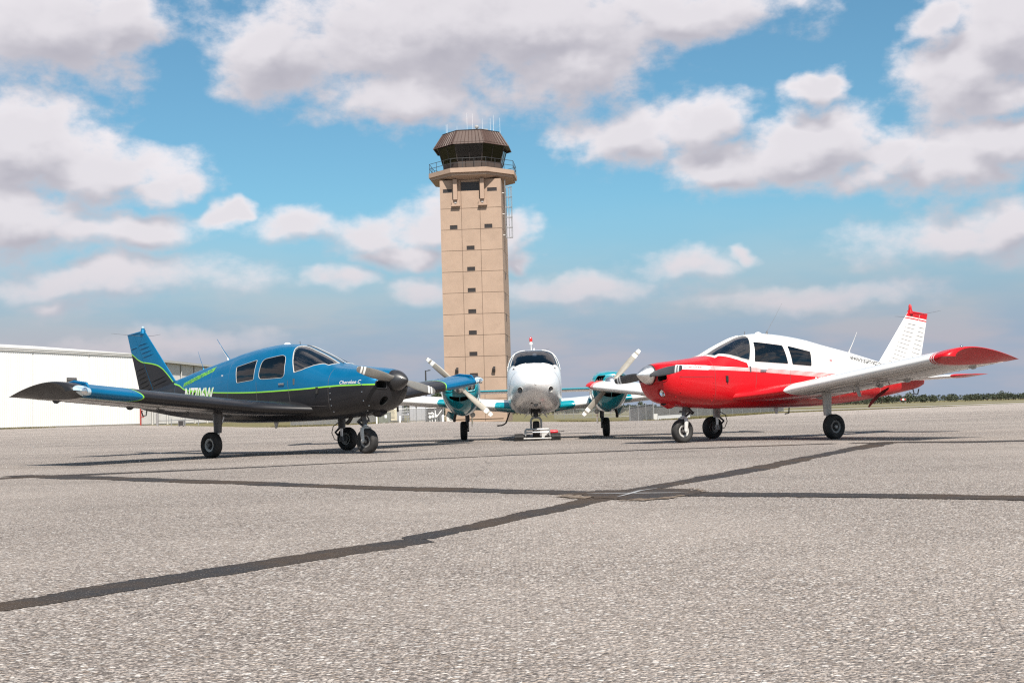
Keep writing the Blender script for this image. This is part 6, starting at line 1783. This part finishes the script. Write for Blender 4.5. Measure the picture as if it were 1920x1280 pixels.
mat('blade_grey_warm', (0.31, 0.285, 0.245), 0.4, metal=.25, var=.07)
twin_root, tnx = make_twin(0.47, 29.35, R(-90.3))

# ================================================================ tracked tug under the twin's nose wheel
tw = twin_root.matrix_basis @ Vector((tnx + .10, 0, 0))
tug = thing('aircraft_tug', 'small tracked remote tug with red motor under the white twin nose wheel', 'tug', (tw.x + .02, tw.y, 0.0), R(-90))
def track(sy):
    n = 14; out = []
    r = .065; L_ = .16
    for k in range(n): a = -PI / 2 + PI * k / (n - 1); out.append((L_ + r * math.cos(a), r + r * math.sin(a)))
    for k in range(n): a = PI / 2 + PI * k / (n - 1); out.append((-L_ + r * math.cos(a), r + r * math.sin(a)))
    mb = MB(); mb.prism(out, lambda u, v: (u, sy - .095, v), lambda u, v: (u, sy + .095, v)); t = mb.build('track', 'rubber', tug, sharp=50)
    for k in range(16):
        u = k / 16 * len(out); i = int(u); p = out[i]; q = out[(i + 1) % len(out)]
        mb = MB(); c = ((p[0] + q[0]) / 2, sy, (p[1] + q[1]) / 2); d = Vector((p[0], 0, p[1] - r)); d.x = d.x - max(-L_, min(L_, d.x)); d.normalize()
        if c[2] < .02: continue
        mb.box((c[0] + d.x * .006, sy, c[2] + d.z * .006), (.02, .186, .02), Matrix.Rotation(-math.atan2(d.z, d.x), 3, 'Y')); mb.build('tread_lug', 'rubber', t, smooth=False)
track(.385); track(-.385)
mb = MB()
mb.tube([(.20, -.29, .045), (.20, .29, .045)], .018, 8); mb.tube([(-.20, -.29, .06), (-.20, .29, .06)], .018, 8)
for sd in (-1, 1): mb.tube([(.20, sd * .28, .045), (-.20, sd * .28, .06)], .016, 8); mb.tube([(.14, sd * .26, .05), (.14, sd * .255, .20)], .014, 8)
mb.build('frame', 'rim_grey', tug)
mb = MB(); mb.tube([(.15, -.25, .10), (.15, -.25, .215), (.15, -.235, .235), (.15, .235, .235), (.15, .25, .215), (.15, .25, .10)], .022, 10); mb.tube([(.16, -.24, .175), (.16, .24, .175)], .016, 8); mb.build('lift_hoop', 'galvanised', tug)
mb = MB(); mb.add([(.17, .09, .03), (.17, .22, .155), (.17, .09, .155), (.155, .09, .03), (.155, .22, .155), (.155, .09, .155)], [(0, 1, 2), (5, 4, 3), (0, 3, 4, 1), (1, 4, 5, 2), (2, 5, 3, 0)]); mb.build('gusset', 'strut_white', tug, smooth=False)
for sd in (-1, 1):
    mb = MB(); mb.lathe([(-.07, .035), (.07, .035), (.075, .01)], (.05, sd * .22, .09), (0, 1, 0), 14); mb.build('gearbox', 'strut_grey', tug)
mat('plastic_red', (0.50, 0.012, 0.025), 0.4, var=.05)
mb = MB(); mb.lathe([(-.10, .012), (-.095, .035), (-.06, .040), (.06, .040), (.09, .03), (.10, .01)], (.06, .335, .172), (0, 1, 0), 18); mb.build('motor', 'plastic_red', tug)
mb = MB(); mb.tube([(.0, .42, .165), (-.4, .5, .17), (-.95, .6, .16)], .008, 6); mb.build('control_cable', 'black_iron', tug)
